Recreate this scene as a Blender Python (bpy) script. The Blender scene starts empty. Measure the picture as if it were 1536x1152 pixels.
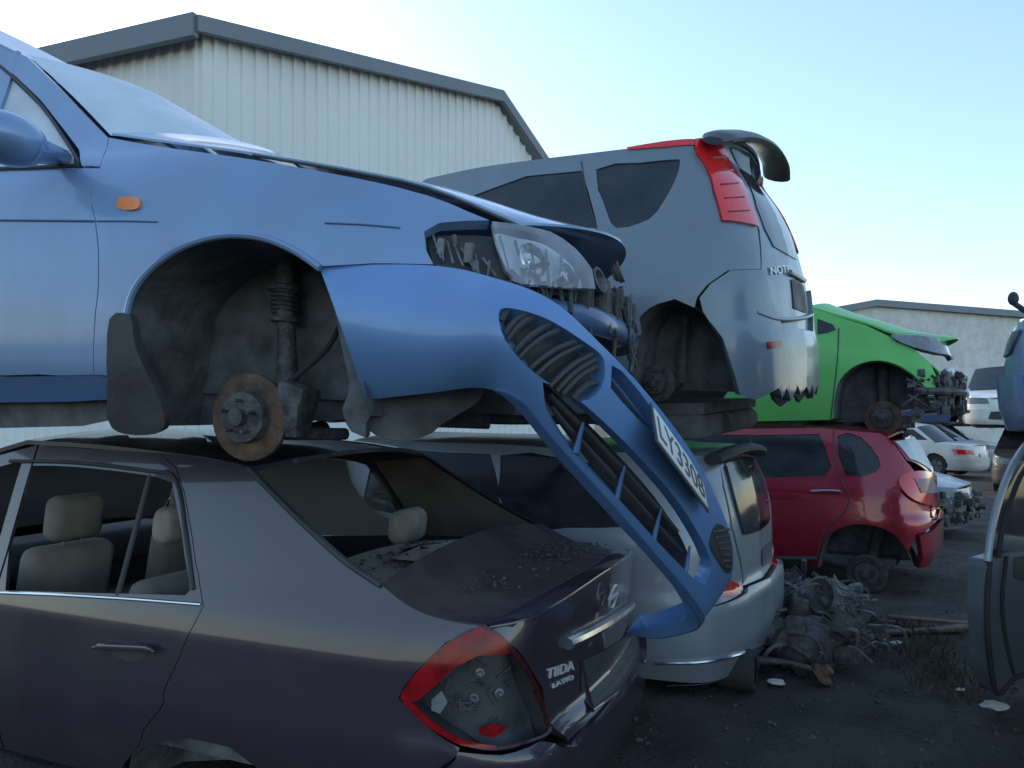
import bpy, bmesh, math, random, bisect
from mathutils import Vector as V, Matrix
from mathutils.bvhtree import BVHTree
from mathutils.geometry import delaunay_2d_cdt
random.seed(7)
F=1120.; HU=768.; HV=630.; CAM=V((0,0,1.5))
scene=bpy.context.scene; COL=scene.collection
rad=math.radians
def ray(u,v): return V(((u-HU)/F,1,(HV-v)/F))
def at(u,v,Z): return CAM+ray(u,v)*Z
def smooth(t): t=min(1,max(0,t)); return t*t*(3-2*t)

# ------------------------------------------------------------ materials
def mat(name,col,rough=.5,metal=0.,coat=0.,var=.15,scale=6.,bump=0.,bscale=60.,col2=None,dirt=0.,dcol=(.16,.15,.14),spec=.5,rvar=.1,cr0=.06):
    m=bpy.data.materials.new(name); m.use_nodes=True; t=m.node_tree; N=t.nodes; Lk=t.links
    b=N['Principled BSDF']; tc=N.new('ShaderNodeTexCoord')
    n=N.new('ShaderNodeTexNoise'); n.inputs['Scale'].default_value=scale; n.inputs['Detail'].default_value=5
    Lk.new(tc.outputs['Object'],n.inputs['Vector'])
    r=N.new('ShaderNodeValToRGB'); r.color_ramp.elements[0].position=.3; r.color_ramp.elements[1].position=.7
    c1=[max(0,c*(1-var)) for c in col]; c2=col2 or [min(1,c*(1+var)) for c in col]
    r.color_ramp.elements[0].color=(*c1,1); r.color_ramp.elements[1].color=(*c2,1)
    Lk.new(n.outputs['Fac'],r.inputs['Fac']); out=r.outputs['Color']
    mr=N.new('ShaderNodeMapRange'); mr.inputs['To Min'].default_value=max(.02,rough-rvar); mr.inputs['To Max'].default_value=min(1,rough+rvar)
    Lk.new(n.outputs['Fac'],mr.inputs['Value']); ro=mr.outputs['Result']
    if dirt>0:
        n2=N.new('ShaderNodeTexNoise'); n2.inputs['Scale'].default_value=3.1; n2.inputs['Detail'].default_value=8; n2.inputs['Roughness'].default_value=.68
        Lk.new(tc.outputs['Object'],n2.inputs['Vector'])
        d=N.new('ShaderNodeMapRange'); d.inputs['From Min'].default_value=.42; d.inputs['From Max'].default_value=.8; d.inputs['To Max'].default_value=dirt
        Lk.new(n2.outputs['Fac'],d.inputs['Value'])
        mx=N.new('ShaderNodeMix'); mx.data_type='RGBA'; Lk.new(d.outputs['Result'],mx.inputs['Factor'])
        Lk.new(out,mx.inputs['A']); mx.inputs['B'].default_value=(*dcol,1); out=mx.outputs['Result']
        ad=N.new('ShaderNodeMath'); ad.operation='ADD'; ad.use_clamp=True; Lk.new(ro,ad.inputs[0]); Lk.new(d.outputs['Result'],ad.inputs[1]); ro=ad.outputs[0]
        if coat:
            cr=N.new('ShaderNodeMapRange'); cr.inputs['To Min'].default_value=cr0; cr.inputs['To Max'].default_value=.4
            Lk.new(d.outputs['Result'],cr.inputs['Value']); Lk.new(cr.outputs['Result'],b.inputs['Coat Roughness'])
    Lk.new(out,b.inputs['Base Color']); Lk.new(ro,b.inputs['Roughness'])
    b.inputs['Metallic'].default_value=metal; b.inputs['Coat Weight'].default_value=coat; b.inputs['Specular IOR Level'].default_value=spec
    if bump>0:
        n3=N.new('ShaderNodeTexNoise'); n3.inputs['Scale'].default_value=bscale; n3.inputs['Detail'].default_value=5
        Lk.new(tc.outputs['Object'],n3.inputs['Vector'])
        bp=N.new('ShaderNodeBump'); bp.inputs['Strength'].default_value=bump; bp.inputs['Distance'].default_value=.02
        Lk.new(n3.outputs['Fac'],bp.inputs['Height']); Lk.new(bp.outputs['Normal'],b.inputs['Normal'])
    return m
def paint(name,col,metal=.2,rough=.4,dirt=.3,coat=.8,cr0=.08): return mat(name,col,rough,metal,coat,.06,2.5,dirt=dirt,rvar=.05,cr0=cr0)
def thin_glass(name,tint,op=.15,base=(.2,.22,.24)):
    m=bpy.data.materials.new(name); m.use_nodes=True; t=m.node_tree; N=t.nodes; Lk=t.links
    for n in list(N):
        if n.type!='OUTPUT_MATERIAL': N.remove(n)
    o=[n for n in N if n.type=='OUTPUT_MATERIAL'][0]
    tr=N.new('ShaderNodeBsdfTransparent'); tr.inputs[0].default_value=(*tint,1)
    gl=N.new('ShaderNodeBsdfPrincipled'); gl.inputs['Base Color'].default_value=(*base,1); gl.inputs['Roughness'].default_value=.08
    tc=N.new('ShaderNodeTexCoord'); no=N.new('ShaderNodeTexNoise'); no.inputs['Scale'].default_value=5; Lk.new(tc.outputs['Object'],no.inputs['Vector'])
    lw=N.new('ShaderNodeLayerWeight'); lw.inputs['Blend'].default_value=.35
    a=N.new('ShaderNodeMath'); a.operation='MULTIPLY_ADD'; Lk.new(no.outputs['Fac'],a.inputs[0]); a.inputs[1].default_value=op; Lk.new(lw.outputs['Fresnel'],a.inputs[2]); a.use_clamp=True
    mx=N.new('ShaderNodeMixShader'); Lk.new(a.outputs[0],mx.inputs[0]); Lk.new(tr.outputs[0],mx.inputs[1]); Lk.new(gl.outputs[0],mx.inputs[2]); Lk.new(mx.outputs[0],o.inputs[0])
    return m
BLUE=paint('blue_paint',(.195,.305,.50),.25,.4,.2); BLUEB=paint('blue_bumper_paint',(.14,.28,.55),.25,.4,.18,.6,.12); BLUED=paint('dark_and_shaded_blue',(.06,.12,.26),.2,.42,.3,.5)  # dark blue doubles as painted shade on the bumper's lower lip
MAROON=mat('maroon_paint',(.050,.038,.055),.32,.25,1.,.06,2.5,dirt=.14,dcol=(.10,.095,.105),rvar=.05,cr0=.04); MDUST=mat('dusty_maroon_paint',(.06,.047,.052),.5,.1,.4,.1,2.5,dirt=.8,dcol=(.12,.105,.09),rvar=.1,cr0=.25)
SILVER=paint('silver_paint',(.32,.355,.41),.3,.42,.25,.6,.12); GREY=paint('grey_paint',(.17,.215,.26),.2,.42,.25,.6,.12)
RED=paint('red_paint',(.33,.010,.032),.35,.33,.15,1.,.05); GREEN=paint('green_paint',(.13,.50,.11),.0,.5,.2,.3,.2); WHITE=paint('white_paint',(.75,.75,.72),.0,.4,.2)
DARKCAR=paint('charcoal_paint',(.06,.065,.07)); DBLUE=paint('navy_paint',(.02,.05,.14)); SPOIL=mat('slate_paint',(.06,.075,.095),.5,.1,.3,.1,3.,dirt=.3,cr0=.2); DGREY=paint('dull_grey_paint',(.13,.15,.18),.2,.45,.4,.4,.2)
BLACK=mat('black_plastic',(.042,.045,.050),.55,var=.3,bump=.15,dirt=.35,dcol=(.10,.10,.10)); RUBBER=mat('rubber',(.028,.028,.03),.75,var=.3,dirt=.4,dcol=(.09,.09,.085))
UNDER=mat('underbody',(.115,.122,.135),.85,var=.5,scale=9,bump=.4,bscale=25,dirt=.4,dcol=(.19,.175,.16))
GLASSD=mat('dark_glass',(.022,.027,.033),.06,var=.3,dirt=.18,dcol=(.15,.16,.17),rvar=.02); GLASSF=mat('dusty_sky_sheen_glass',(.55,.61,.68),.34,var=.12,scale=4,dirt=.4,dcol=(.64,.68,.74))  # dusty windscreen glass, with a pale sky reflection painted into its colour
GLASS=thin_glass('clear_glass',(.92,.95,.95),.10); LENS=thin_glass('lamp_lens',(.9,.93,.96),.55,(.5,.53,.56)); CLEAR=thin_glass('headlamp_lens',(.95,.97,1.),.55,(.55,.6,.66))
CHROME=mat('chrome',(.78,.79,.81),.2,1.,var=.05); SILV=mat('silver_badge',(.72,.73,.75),.3,.3,var=.05); METAL=mat('cast_metal',(.22,.228,.24),.55,.4,var=.5,scale=20,bump=.35,dirt=.8,dcol=(.07,.062,.055))
DMETAL=mat('oily_metal',(.085,.086,.09),.55,.3,var=.6,scale=18,bump=.5,dirt=.6,dcol=(.11,.095,.08)); RUST=mat('rusty_iron',(.10,.066,.052),.8,.2,var=.4,scale=14,bump=.4,col2=(.20,.12,.082))
REDL=mat('red_lens',(.78,.02,.025),.12,0,1.,var=.15,scale=30,rvar=.03); DRED=mat('dark_red_lens',(.26,.006,.010),.16,0,0.,var=.4,scale=18,rvar=.03,spec=.4); RIM=mat('smoky_red_trim',(.055,.012,.014),.2,var=.3,scale=18,spec=.5); ORANGE=mat('orange_lens',(.9,.25,.04),.2,0,1.,var=.1)
TAN=mat('beige_fabric',(.40,.36,.31),.85,var=.2,scale=15,bump=.3,bscale=200,dirt=.4,dcol=(.11,.095,.085)); TRIM=mat('brown_trim',(.085,.074,.066),.8,var=.2,dirt=.4)
SEAT=mat('seat_fabric',(.25,.225,.19),.9,var=.2,bump=.3,bscale=150); PLATE=mat('plate_white',(.74,.75,.74),.45,var=.08,dirt=.2); INK=mat('plate_ink',(.015,.015,.02),.5)
CRUMB=mat('glass_crumbs',(.07,.075,.08),.3,var=.5,scale=40); GREYP=mat('grey_plastic',(.12,.12,.13),.5,var=.1)
WOOD=mat('weathered_wood',(.12,.09,.07),.85,var=.4,scale=12,bump=.4,dirt=.4); WALLC=mat('pale_cladding',(.79,.785,.765),.55,var=.05,scale=.5,dirt=.15,dcol=(.6,.59,.57)); ROOFC=mat('grey_flashing',(.19,.21,.24),.5,var=.1,scale=1)
CONC=mat('pale_render',(.70,.68,.63),.8,var=.12,scale=.35,dirt=.6,dcol=(.34,.33,.30)); LITTER=mat('pale_litter',(.5,.5,.48),.7,var=.3)
WEED=mat('weed_green',(.05,.07,.03),.7,var=.5,scale=3,col2=(.10,.09,.05)); STONE=mat('stone_grey',(.07,.067,.064),.85,var=.6,scale=4)

# ------------------------------------------------------------ mesh helpers
WORLD=set()
def mk(name,vs,fs,m,parent=None,nors=None,smooth_=True,angle=None):
    me=bpy.data.meshes.new(name); me.from_pydata([tuple(v) for v in vs],[],fs); me.update()
    o=bpy.data.objects.new(name,me); COL.objects.link(o); me.materials.append(m)
    if parent:
        o.parent=parent
        if parent.name in WORLD: o.matrix_parent_inverse=Matrix.Translation(-parent.location)
    if smooth_: me.polygons.foreach_set('use_smooth',[True]*len(me.polygons))
    if nors: me.normals_split_custom_set_from_vertices([tuple(n) for n in nors])
    elif smooth_ and angle: me.set_sharp_from_angle(angle=rad(angle))
    return o
def tag(o,label=None,cat=None,group=None,kind=None):
    for k,v in (('label',label),('category',cat),('group',group),('kind',kind)):
        if v: o[k]=v
    return o
def empty(name,label,cat,loc,group=None):
    o=bpy.data.objects.new(name,None); COL.objects.link(o); o.location=loc; o.empty_display_size=.2
    tag(o,label,cat,group); WORLD.add(o.name)
    return o
class MB:
    def __init__(s): s.v=[]; s.f=[]
    def add(s,vs,fs):
        n=len(s.v); s.v+=[V(x) for x in vs]; s.f+=[[i+n for i in f] for f in fs]; return s
    def box(s,c,d,R=None,bev=0.,seg=2,tap=None):
        bm=bmesh.new(); bmesh.ops.create_cube(bm,size=1)
        for v in bm.verts:
            v.co=V((v.co.x*d[0],v.co.y*d[1],v.co.z*d[2]))
            if tap and v.co.z>0: v.co.x*=tap; v.co.y*=tap
        if bev: bmesh.ops.bevel(bm,geom=list(bm.edges),offset=bev,segments=seg,affect='EDGES',profile=.5)
        R=R or Matrix.Identity(3); bm.verts.index_update()
        s.add([R@v.co+V(c) for v in bm.verts],[[v.index for v in f.verts] for f in bm.faces]); bm.free(); return s
    def tube(s,pts,r,n=8,cap=True,flat=1.,up=None):
        pts=[V(p) for p in pts]; m=len(pts); rs=r if isinstance(r,(list,tuple)) else [r]*m
        vs=[];fs=[]; prev=V(up) if up is not None else None
        for i,p in enumerate(pts):
            t=(pts[min(i+1,m-1)]-pts[max(i-1,0)]).normalized()
            a=prev if prev is not None else (V((0,0,1)) if abs(t.z)<.9 else V((1,0,0)))
            a=(a-t*a.dot(t)).normalized(); b=t.cross(a); prev=a
            for k in range(n):
                q=2*math.pi*k/n; vs.append(p+(a*math.cos(q)*rs[min(i,len(rs)-1)]+b*math.sin(q)*rs[min(i,len(rs)-1)]*flat))
        for i in range(m-1):
            for k in range(n): fs.append([i*n+k,i*n+(k+1)%n,(i+1)*n+(k+1)%n,(i+1)*n+k])
        if cap: fs.append(list(range(n))[::-1]); fs.append([(m-1)*n+k for k in range(n)])
        return s.add(vs,fs)
    def lathe(s,prof,c,ax=(0,1,0),n=28):
        ax=V(ax).normalized(); a=(V((0,0,1)) if abs(ax.z)<.9 else V((1,0,0))); a=(a-ax*a.dot(ax)).normalized(); b=ax.cross(a)
        vs=[];fs=[]
        for r,h in prof:
            for k in range(n):
                q=2*math.pi*k/n; vs.append(V(c)+ax*h+(a*math.cos(q)+b*math.sin(q))*r)
        for i in range(len(prof)-1):
            for k in range(n): fs.append([i*n+k,i*n+(k+1)%n,(i+1)*n+(k+1)%n,(i+1)*n+k])
        return s.add(vs,fs)
    def ball(s,c,r,R=None,seg=12):
        bm=bmesh.new(); bmesh.ops.create_uvsphere(bm,u_segments=seg,v_segments=max(6,seg*2//3),radius=1); R=R or Matrix.Identity(3)
        r=(r,r,r) if not isinstance(r,(tuple,list)) else r; bm.verts.index_update()
        s.add([R@V((v.co.x*r[0],v.co.y*r[1],v.co.z*r[2]))+V(c) for v in bm.verts],[[v.index for v in f.verts] for f in bm.faces]); bm.free(); return s
    def build(s,name,m,parent=None,angle=40): return mk(name,s.v,s.f,m,parent,None,True,angle)
def crs(pts,n=5,closed=False):
    P=[V(p) for p in pts]; out=[]; m=len(P)
    for i in range(m if closed else m-1):
        p1=P[i];p2=P[(i+1)%m]; p0=P[i-1] if (i>0 or closed) else p1*2-p2; p3=P[(i+2)%m] if (i+2<m or closed) else p2*2-p1
        for k in range(n):
            t=k/n; out.append((p1*2+(p2-p0)*t+(p0*2-p1*5+p2*4-p3)*t*t+(p1*3-p0-p2*3+p3)*t**3)*.5)
    if not closed: out.append(P[-1].copy())
    return out
def itp(pts):
    pts=sorted(pts); xs=[p[0] for p in pts]; ys=[p[1] for p in pts]; n=len(xs)
    dl=[(ys[i+1]-ys[i])/(xs[i+1]-xs[i]) for i in range(n-1)]; tg=[dl[0]]+[0 if dl[i-1]*dl[i]<=0 else 2*dl[i-1]*dl[i]/(dl[i-1]+dl[i]) for i in range(1,n-1)]+[dl[-1]]
    def f(x):
        if x<=xs[0]: return ys[0]
        if x>=xs[-1]: return ys[-1]
        i=0
        while x>xs[i+1]: i+=1
        h=xs[i+1]-xs[i]; t=(x-xs[i])/h
        return (2*t**3-3*t*t+1)*ys[i]+(t**3-2*t*t+t)*h*tg[i]+(-2*t**3+3*t*t)*ys[i+1]+(t**3-t*t)*h*tg[i+1]
    return f
def inside(p,poly):
    x,y=p; c=False; j=len(poly)-1
    for i in range(len(poly)):
        xi,yi=poly[i]; xj,yj=poly[j]
        if (yi>y)!=(yj>y) and x<(xj-xi)*(y-yi)/(yj-yi)+xi: c=not c
        j=i
    return c
def clean(poly):
    o=[]
    for p in poly:
        if not o or (o[-1][0]-p[0])**2+(o[-1][1]-p[1])**2>1e-6: o.append((p[0],p[1]))
    if len(o)>2 and (o[0][0]-o[-1][0])**2+(o[0][1]-o[-1][1])**2<1e-6: o.pop()
    return o
def shr(poly,q):
    n=len(poly); A=sum(poly[i][0]*poly[(i+1)%n][1]-poly[(i+1)%n][0]*poly[i][1] for i in range(n)); sg=1 if A>0 else -1
    out=[]
    for i in range(n):
        a=V(poly[i-1]);b=V(poly[i]);c=V(poly[(i+1)%n]); e1=(b-a).normalized();e2=(c-b).normalized()
        nn=V((-e1.y-e2.y,e1.x+e2.x))*sg
        nn=nn.normalized() if nn.length>1e-4 else V((0,0)); out.append((b.x+nn.x*q,b.y+nn.y*q))
    return out
def dens(poly,step):
    o=[]
    for i in range(len(poly)):
        a=V(poly[i]);b=V(poly[(i+1)%len(poly)]); k=max(1,math.ceil((b-a).length/step))
        for j in range(k): p=a+(b-a)*(j/k); o.append((p.x,p.y))
    return o
class Surf:
    def setup(self,P,s0,s1,ns,t0,t1,nt,M):
        self.P=P; self.rng=(s0,s1,ns,t0,t1,nt); self.M=M; self.Mi=M.inverted(); self.bvh=None; self.sgn=1
        sm,tm=(s0*.3+s1*.7),(t0+t1)/2; n=self.N(sm,tm); self.sgn=1 if n.dot(P(sm,tm)-self.ctr)>0 else -1
    def N(self,s,t,e=.008):
        a=self.P(s+e,t)-self.P(s-e,t); b=self.P(s,t+e)-self.P(s,t-e); n=a.cross(b)
        return (n.normalized() if n.length>1e-12 else V((0,0,1)))*self.sgn
    def hit(self,u,v):
        s0,s1,ns,t0,t1,nt=self.rng
        if self.bvh is None:
            vs=[self.P(s0+(s1-s0)*i/ns,t0+(t1-t0)*j/nt) for i in range(ns+1) for j in range(nt+1)]
            fs=[(i*(nt+1)+j,(i+1)*(nt+1)+j,(i+1)*(nt+1)+j+1,i*(nt+1)+j+1) for i in range(ns) for j in range(nt)]
            self.bvh=BVHTree.FromPolygons(vs,fs)
        o=self.Mi@CAM; d=(self.Mi.to_3x3()@ray(u,v)).normalized()
        loc,n,i,_=self.bvh.ray_cast(o,d)
        if loc is None:
            best=None
            for k in range(300):
                l,n_,i_,ds=self.bvh.find_nearest(o+d*(1+k*.03))
                if best is None or ds<best[0]: best=(ds,l,i_)
            _,loc,i=best
        s=s0+(s1-s0)*(i//nt+.5)/ns; t=t0+(t1-t0)*(i%nt+.5)/nt; e=.004
        for _ in range(4):
            r=loc-self.P(s,t); a=(self.P(s+e,t)-self.P(s-e,t))/(2*e); b=(self.P(s,t+e)-self.P(s,t-e))/(2*e)
            aa,bb,ab=a.dot(a),b.dot(b),a.dot(b); dt=aa*bb-ab*ab
            if abs(dt)<1e-12: break
            ra,rb=r.dot(a),r.dot(b); s+=max(-.1,min(.1,(ra*bb-rb*ab)/dt)); t+=max(-.1,min(.1,(rb*aa-ra*ab)/dt))
        return (max(s0,min(s1,s)),max(t0,min(t1,t)))
    def D(self,pts):
        r=[]
        for p in pts:
            if isinstance(p[0],str): r.append((self.s_at(p[1],p[2]),p[2]) if p[0]=='L' else (p[1],p[2]))
            else: r.append(self.hit(p[0],p[1]))
        return r
    def Q(self,st,off=0.): return self.P(*st)+self.N(*st)*off
    def E(self,pts,off=0.): return [self.Q(q,off) for q in self.D(pts)]
    def panel(self,name,m,parent,poly,holes=(),step=.05,off=0.,th=.015,shrink=.002):
        poly=clean(poly)
        if shrink: poly=shr(poly,shrink)
        bd=dens(poly,step); hb=[dens(clean(h),step) for h in holes]; pts=list(bd); n=len(bd); ed=[(i,(i+1)%n) for i in range(n)]
        for h in hb:
            k=len(pts); pts+=h; ed+=[(k+i,k+(i+1)%len(h)) for i in range(len(h))]
        ab=list(pts); x0=min(p[0] for p in bd);x1=max(p[0] for p in bd);y0=min(p[1] for p in bd);y1=max(p[1] for p in bd)
        r2=(step*.5)**2; j=0; y=y0+step*.4
        while y<y1:
            x=x0+(step*.5 if j%2 else 0)
            while x<x1:
                if inside((x,y),bd) and not any(inside((x,y),h) for h in hb) and all((x-a)**2+(y-b)**2>r2 for a,b in ab): pts.append((x,y))
                x+=step
            y+=step*.87; j+=1
        R_=delaunay_2d_cdt([V(p) for p in pts],ed,[],0,1e-6); v2=R_[0]; tris=[]
        for f in R_[2]:
            c=(sum(v2[i].x for i in f)/len(f),sum(v2[i].y for i in f)/len(f))
            if inside(c,bd) and not any(inside(c,h) for h in hb): tris.append(list(f))
        Ns=[self.N(p.x,p.y) for p in v2]; B=[self.P(p.x,p.y) for p in v2]; vs=[B[i]+Ns[i]*off for i in range(len(B))]; nr=list(Ns); cnt={}
        for f in tris:
            g=(vs[f[1]]-vs[f[0]]).cross(vs[f[2]]-vs[f[0]])
            if g.dot(Ns[f[0]])<0: f.reverse()
            for i in range(3): k=(f[i],f[(i+1)%3]); cnt.setdefault(tuple(sorted(k)),[]).append(k)
        fs=tris
        if th:
            mp={}
            def g2(i):
                if i not in mp:
                    mp[i]=len(vs); vs.append(vs[i].copy()); vs.append(B[i]+Ns[i]*(off-th)); nr.append(V((0,0,0)));nr.append(V((0,0,0)))
                return mp[i]
            for k,l in cnt.items():
                if len(l)==1:
                    a,b=l[0]; A_=g2(a);B_=g2(b); fs.append([B_,A_,A_+1,B_+1]); q=(vs[A_]-vs[B_]).cross(Ns[a])
                    for z in (A_,A_+1,B_,B_+1): nr[z]=nr[z]-q
            for z in range(len(nr)): nr[z]=V((0,0,1)) if nr[z].length<1e-9 else nr[z].normalized()
        return mk(name,vs,fs,m,parent,nr)
    def line(self,name,m,parent,pts,r=.006,off=.0,flat=1.,sm=True,n=8):
        q=self.D(crs(pts,4) if sm else pts); b=MB(); b.tube([self.Q(a,off) for a in q],r,n,True,flat,self.N(*q[0]).cross(V((1,0,0))) if flat!=1. else None); return b.build(name,m,parent)
    def text(self,body,name,m,parent,pa,pb,h,off=.003):
        a=self.hit(*pa); b=self.hit(*pb); A=self.Q(a,off);B=self.Q(b,off); return text(body,name,m,parent,A,B,self.N(*a)+self.N(*b),h)
def text(body,name,m,parent,A,B,N,h,ext=.003,fat=.012):
    cu=bpy.data.curves.new('t','FONT'); cu.body=body; cu.extrude=.01; cu.offset=fat; o=bpy.data.objects.new('t',cu); COL.objects.link(o)
    me=bpy.data.meshes.new_from_object(o.evaluated_get(bpy.context.evaluated_depsgraph_get())); bpy.data.objects.remove(o)
    xs=[v.co.x for v in me.vertices]; ys=[v.co.y for v in me.vertices]; x0,x1,y0,y1=min(xs),max(xs),min(ys),max(ys)
    X=(B-A).normalized(); N=(N-X*N.dot(X)).normalized(); Y=N.cross(X); Ln=(B-A).length
    vs=[A+X*((v.co.x-x0)/(x1-x0)*Ln)+Y*((v.co.y-y0)/(y1-y0)*h)+N*(v.co.z/.01*ext) for v in me.vertices]
    fs=[list(p.vertices) for p in me.polygons]; return mk(name,vs,fs,m,parent,None,False)
class Car(Surf):
    def __init__(self,name,label,cat,loc,yaw,hw,plan,d,e,zr=(0,1.7),pitch=0,roll=0,group=None,e2=None):
        self.hw=hw; L=-plan[-1][0]
        pts=crs(plan,60); acc=[0]
        for i in range(1,len(pts)): acc.append(acc[-1]+(pts[i]-pts[i-1]).length)
        self.smax=acc[-1]
        def C(s):
            s=abs(s); s=min(s,self.smax-1e-6); i=bisect.bisect_right(acc,s)-1; i=min(i,len(pts)-2); t=(s-acc[i])/(acc[i+1]-acc[i]); return pts[i]+(pts[i+1]-pts[i])*t
        def P(s,z):
            c=C(s); dd=d(c.x,z); k=smooth((-c.x-L*.35)/(L*.3)); x=c.x-e(z)*(1-k)+(e2(z)*k if e2 else 0)
            return V((x,c.y*(hw-dd)/hw*(1 if s>=0 else -1),z))
        M=Matrix.Translation(loc)@Matrix.Rotation(rad(-yaw),4,'Z')@Matrix.Rotation(rad(pitch),4,'Y')@Matrix.Rotation(rad(roll),4,'X')
        r=bpy.data.objects.new(name,None); COL.objects.link(r); r.location=M.to_translation(); r.rotation_euler=M.to_euler(); r.empty_display_size=.2
        tag(r,label,cat,group); self.root=r; self.ctr=V((-L/2,0,.7)); self.L=L
        self.setup(P,-1.7,self.smax*.98,260,zr[0],zr[1],60,M)
    def s_at(self,x,z):
        a,b=0.,self.smax
        for _ in range(40):
            m=(a+b)/2
            if self.P(m,z).x>x: a=m
            else: b=m
        return a
    def pl(self,u,v,y):
        o=self.Mi@CAM; d=self.Mi.to_3x3()@ray(u,v); return o+d*((y-o.y)/d.y)
def endp(pts): return list(pts)+[(-s,z) for s,z in reversed(pts)]
def mir(pts): return [(-s,z) for s,z in pts]
def fn(x): return x if callable(x) else (lambda a:x)
def loft(name,m,parent,E,crown=0,bow=0,n=24,th=.02):
    crown=fn(crown);bow=fn(bow); vs=[];fs=[]; M_=len(E)
    for i,p in enumerate(E):
        a=i/(M_-1)
        for j in range(n+1):
            q=-1+2*j/n; vs.append(V((p.x+bow(a)*(1-q*q),p.y*(-q),p.z+crown(a)*(1-q*q))))
    W=n+1
    for i in range(M_-1):
        for j in range(n): fs.append([i*W+j,(i+1)*W+j,(i+1)*W+j+1,i*W+j+1])
    g=(vs[fs[0][1]]-vs[fs[0][0]]).cross(vs[fs[0][2]]-vs[fs[0][0]])
    if g.z<0: fs=[f[::-1] for f in fs]
    if th:
        loop=[j for j in range(W)]+[i*W+n for i in range(1,M_)]+[(M_-1)*W+j for j in range(n-1,-1,-1)]+[i*W for i in range(M_-2,0,-1)]
        k=len(vs); vs+=[vs[i]-V((0,0,th)) for i in loop]; l=len(loop)
        for i in range(l): fs.append([loop[i],loop[(i+1)%l],k+(i+1)%l,k+i])
    return mk(name,vs,fs,m,parent,None,True,50)
def well(car,arch,depth,parent,m=UNDER,side=1):
    a=[car.Q(p,-.006) for p in arch]; vs=[];fs=[]; n=len(a)
    for p in a: vs.append(p)
    for p in a: vs.append(V((p.x,(abs(p.y)-depth)*(-side),p.z)))
    for i in range(n-1): fs.append([i,i+1,n+i+1,n+i])
    fs.append(list(range(n,2*n))); return mk('wheel_well',vs,fs,m,parent,None,True,50)
def brake(car,c,r,parent,m=RUST,nm='brake_disc',side=-1):
    y=side; b=MB(); b.lathe([(.001,.0),(r*.62,.0),(r*.63,.001),(r*.95,.0),(r,-.003),(r,-.022),(r*.5,-.022)],c,(0,y,0),36); o=b.build(nm,m,parent)
    h=MB(); h.lathe([(r*.60,-.001),(r*.57,.035),(r*.2,.04),(r*.2,.07),(r*.12,.075),(.001,.075)],c,(0,y,0),24)
    for k in range(5):
        q=k*2*math.pi/5+.3; p=V(c)+V((math.cos(q)*r*.38,y*.03,math.sin(q)*r*.38)); h.tube([p,p+V((0,y*.045,0))],.006,6)
    h.build('hub',DMETAL,o); return o
def under(car,parent,x0,x1,z,hw):
    b=MB(); b.box(((x0+x1)/2,0,z),(abs(x1-x0),2*hw,.06))
    for y in (-hw*.55,hw*.55): b.box(((x0+x1)/2,y,z-.05),(abs(x1-x0)*.95,.1,.08),bev=.01)
    for k in range(4): b.box((x0+(x1-x0)*(k+.5)/4,0,z-.05),(.09,2*hw*.95,.07),bev=.01)
    b.tube([(x0*.9+x1*.1,.15,z-.09),((x0+x1)/2,.1,z-.1),(x1,.2,z-.08)],.03)
    return b.build('underbody',UNDER,parent)
def plan(hw,L,r1=.06,r2=.17): return [(0,0),(-.015,-.37*hw),(-r1,-.67*hw),(-r2,-.88*hw),(-.38,-.975*hw),(-.75,-hw),(-L*.5,-hw),(-L+.75,-hw*.98),(-L+.3,-hw*.88),(-L+.06,-hw*.55),(-L,0)]

# ============================================================ MAROON SEDAN (lower left)
dM=itp([(.0,.07),(.15,.03),(.42,0),(.66,.006),(.745,.022),(.9,.07),(1.3,.19),(1.5,.26)])
A=Car('sedan','dark maroon sedan with broken tail lamp and smashed rear window, beneath the blue car','car',(.432,3.076,0),23,.88,plan(.88,4.5,.05,.12),lambda x,z:dM(z),itp([(.1,.08),(.25,.0),(.40,.0),(.46,.05),(.6,.055),(.8,.03),(.88,.03),(.95,.04)]),(-.05,1.6))
R=A.root; BZ=.03
dre=[(305,908),(292,935),(270,985),(245,1040),(215,1095),(195,1135)]
pil=[(240,679),(264,702),(277,740),(289,810),(300,880)]
tl_left=[(690,1122),(640,1088),(598,1047),(622,1010),(668,965),(720,938)]
arA=[(195,1135),(215,1122),(250,1112),(290,1108),(345,1122),(388,1155),(405,1185)]
qp=A.D(dre+arA[1:]+[('L',-.62,BZ),(664,1150)]+tl_left+crs([(720,938),(680,932),(640,921),(605,903),(572,877),(520,840),(470,797),(420,748),(376,702),(330,690),(270,681),(240,679)],3)[1:]+pil[1:])
A.panel('quarter_panel',MAROON,R,qp,step=.05); A.panel('quarter_panel',MAROON,R,mir(qp),step=.08)
well(A,A.D([(185,1190)]+arA[0:]),.3,R)
door=A.D([('L',-2.58,1.385),(120,672),(240,679)]+pil[1:]+dre+[('L',-1.85,BZ),('L',-2.58,BZ)])
win=A.D(crs([(22,698),(110,700),(222,713),(258,724)],3)+[(273,800),(285,885),(278,893)]+[(8,886)])
dr=A.panel('rear_door',MAROON,R,door,[win],step=.05)
A.panel('rear_door',MAROON,R,mir(door),[mir(win)],step=.08)
fd=A.D([('L',-2.59,1.385),('L',-2.59,BZ),('L',-3.4,BZ),('L',-3.6,.76),('L',-3.45,.85),('L',-3.0,1.3)]); fw=A.D([('L',-2.66,1.31),('L',-2.66,.82),('L',-3.35,.82),('L',-2.96,1.25)])
A.panel('front_door',MAROON,R,fd,[fw],step=.08); A.panel('front_door',MAROON,R,mir(fd),[mir(fw)],step=.08)
A.panel('side_glass',GLASS,R,mir(win),off=-.012,th=0,step=.1)
A.line('window_divider',BLACK,dr,[(224,712),(200,800),(175,893)],.011,-.006,sm=False)
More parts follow.
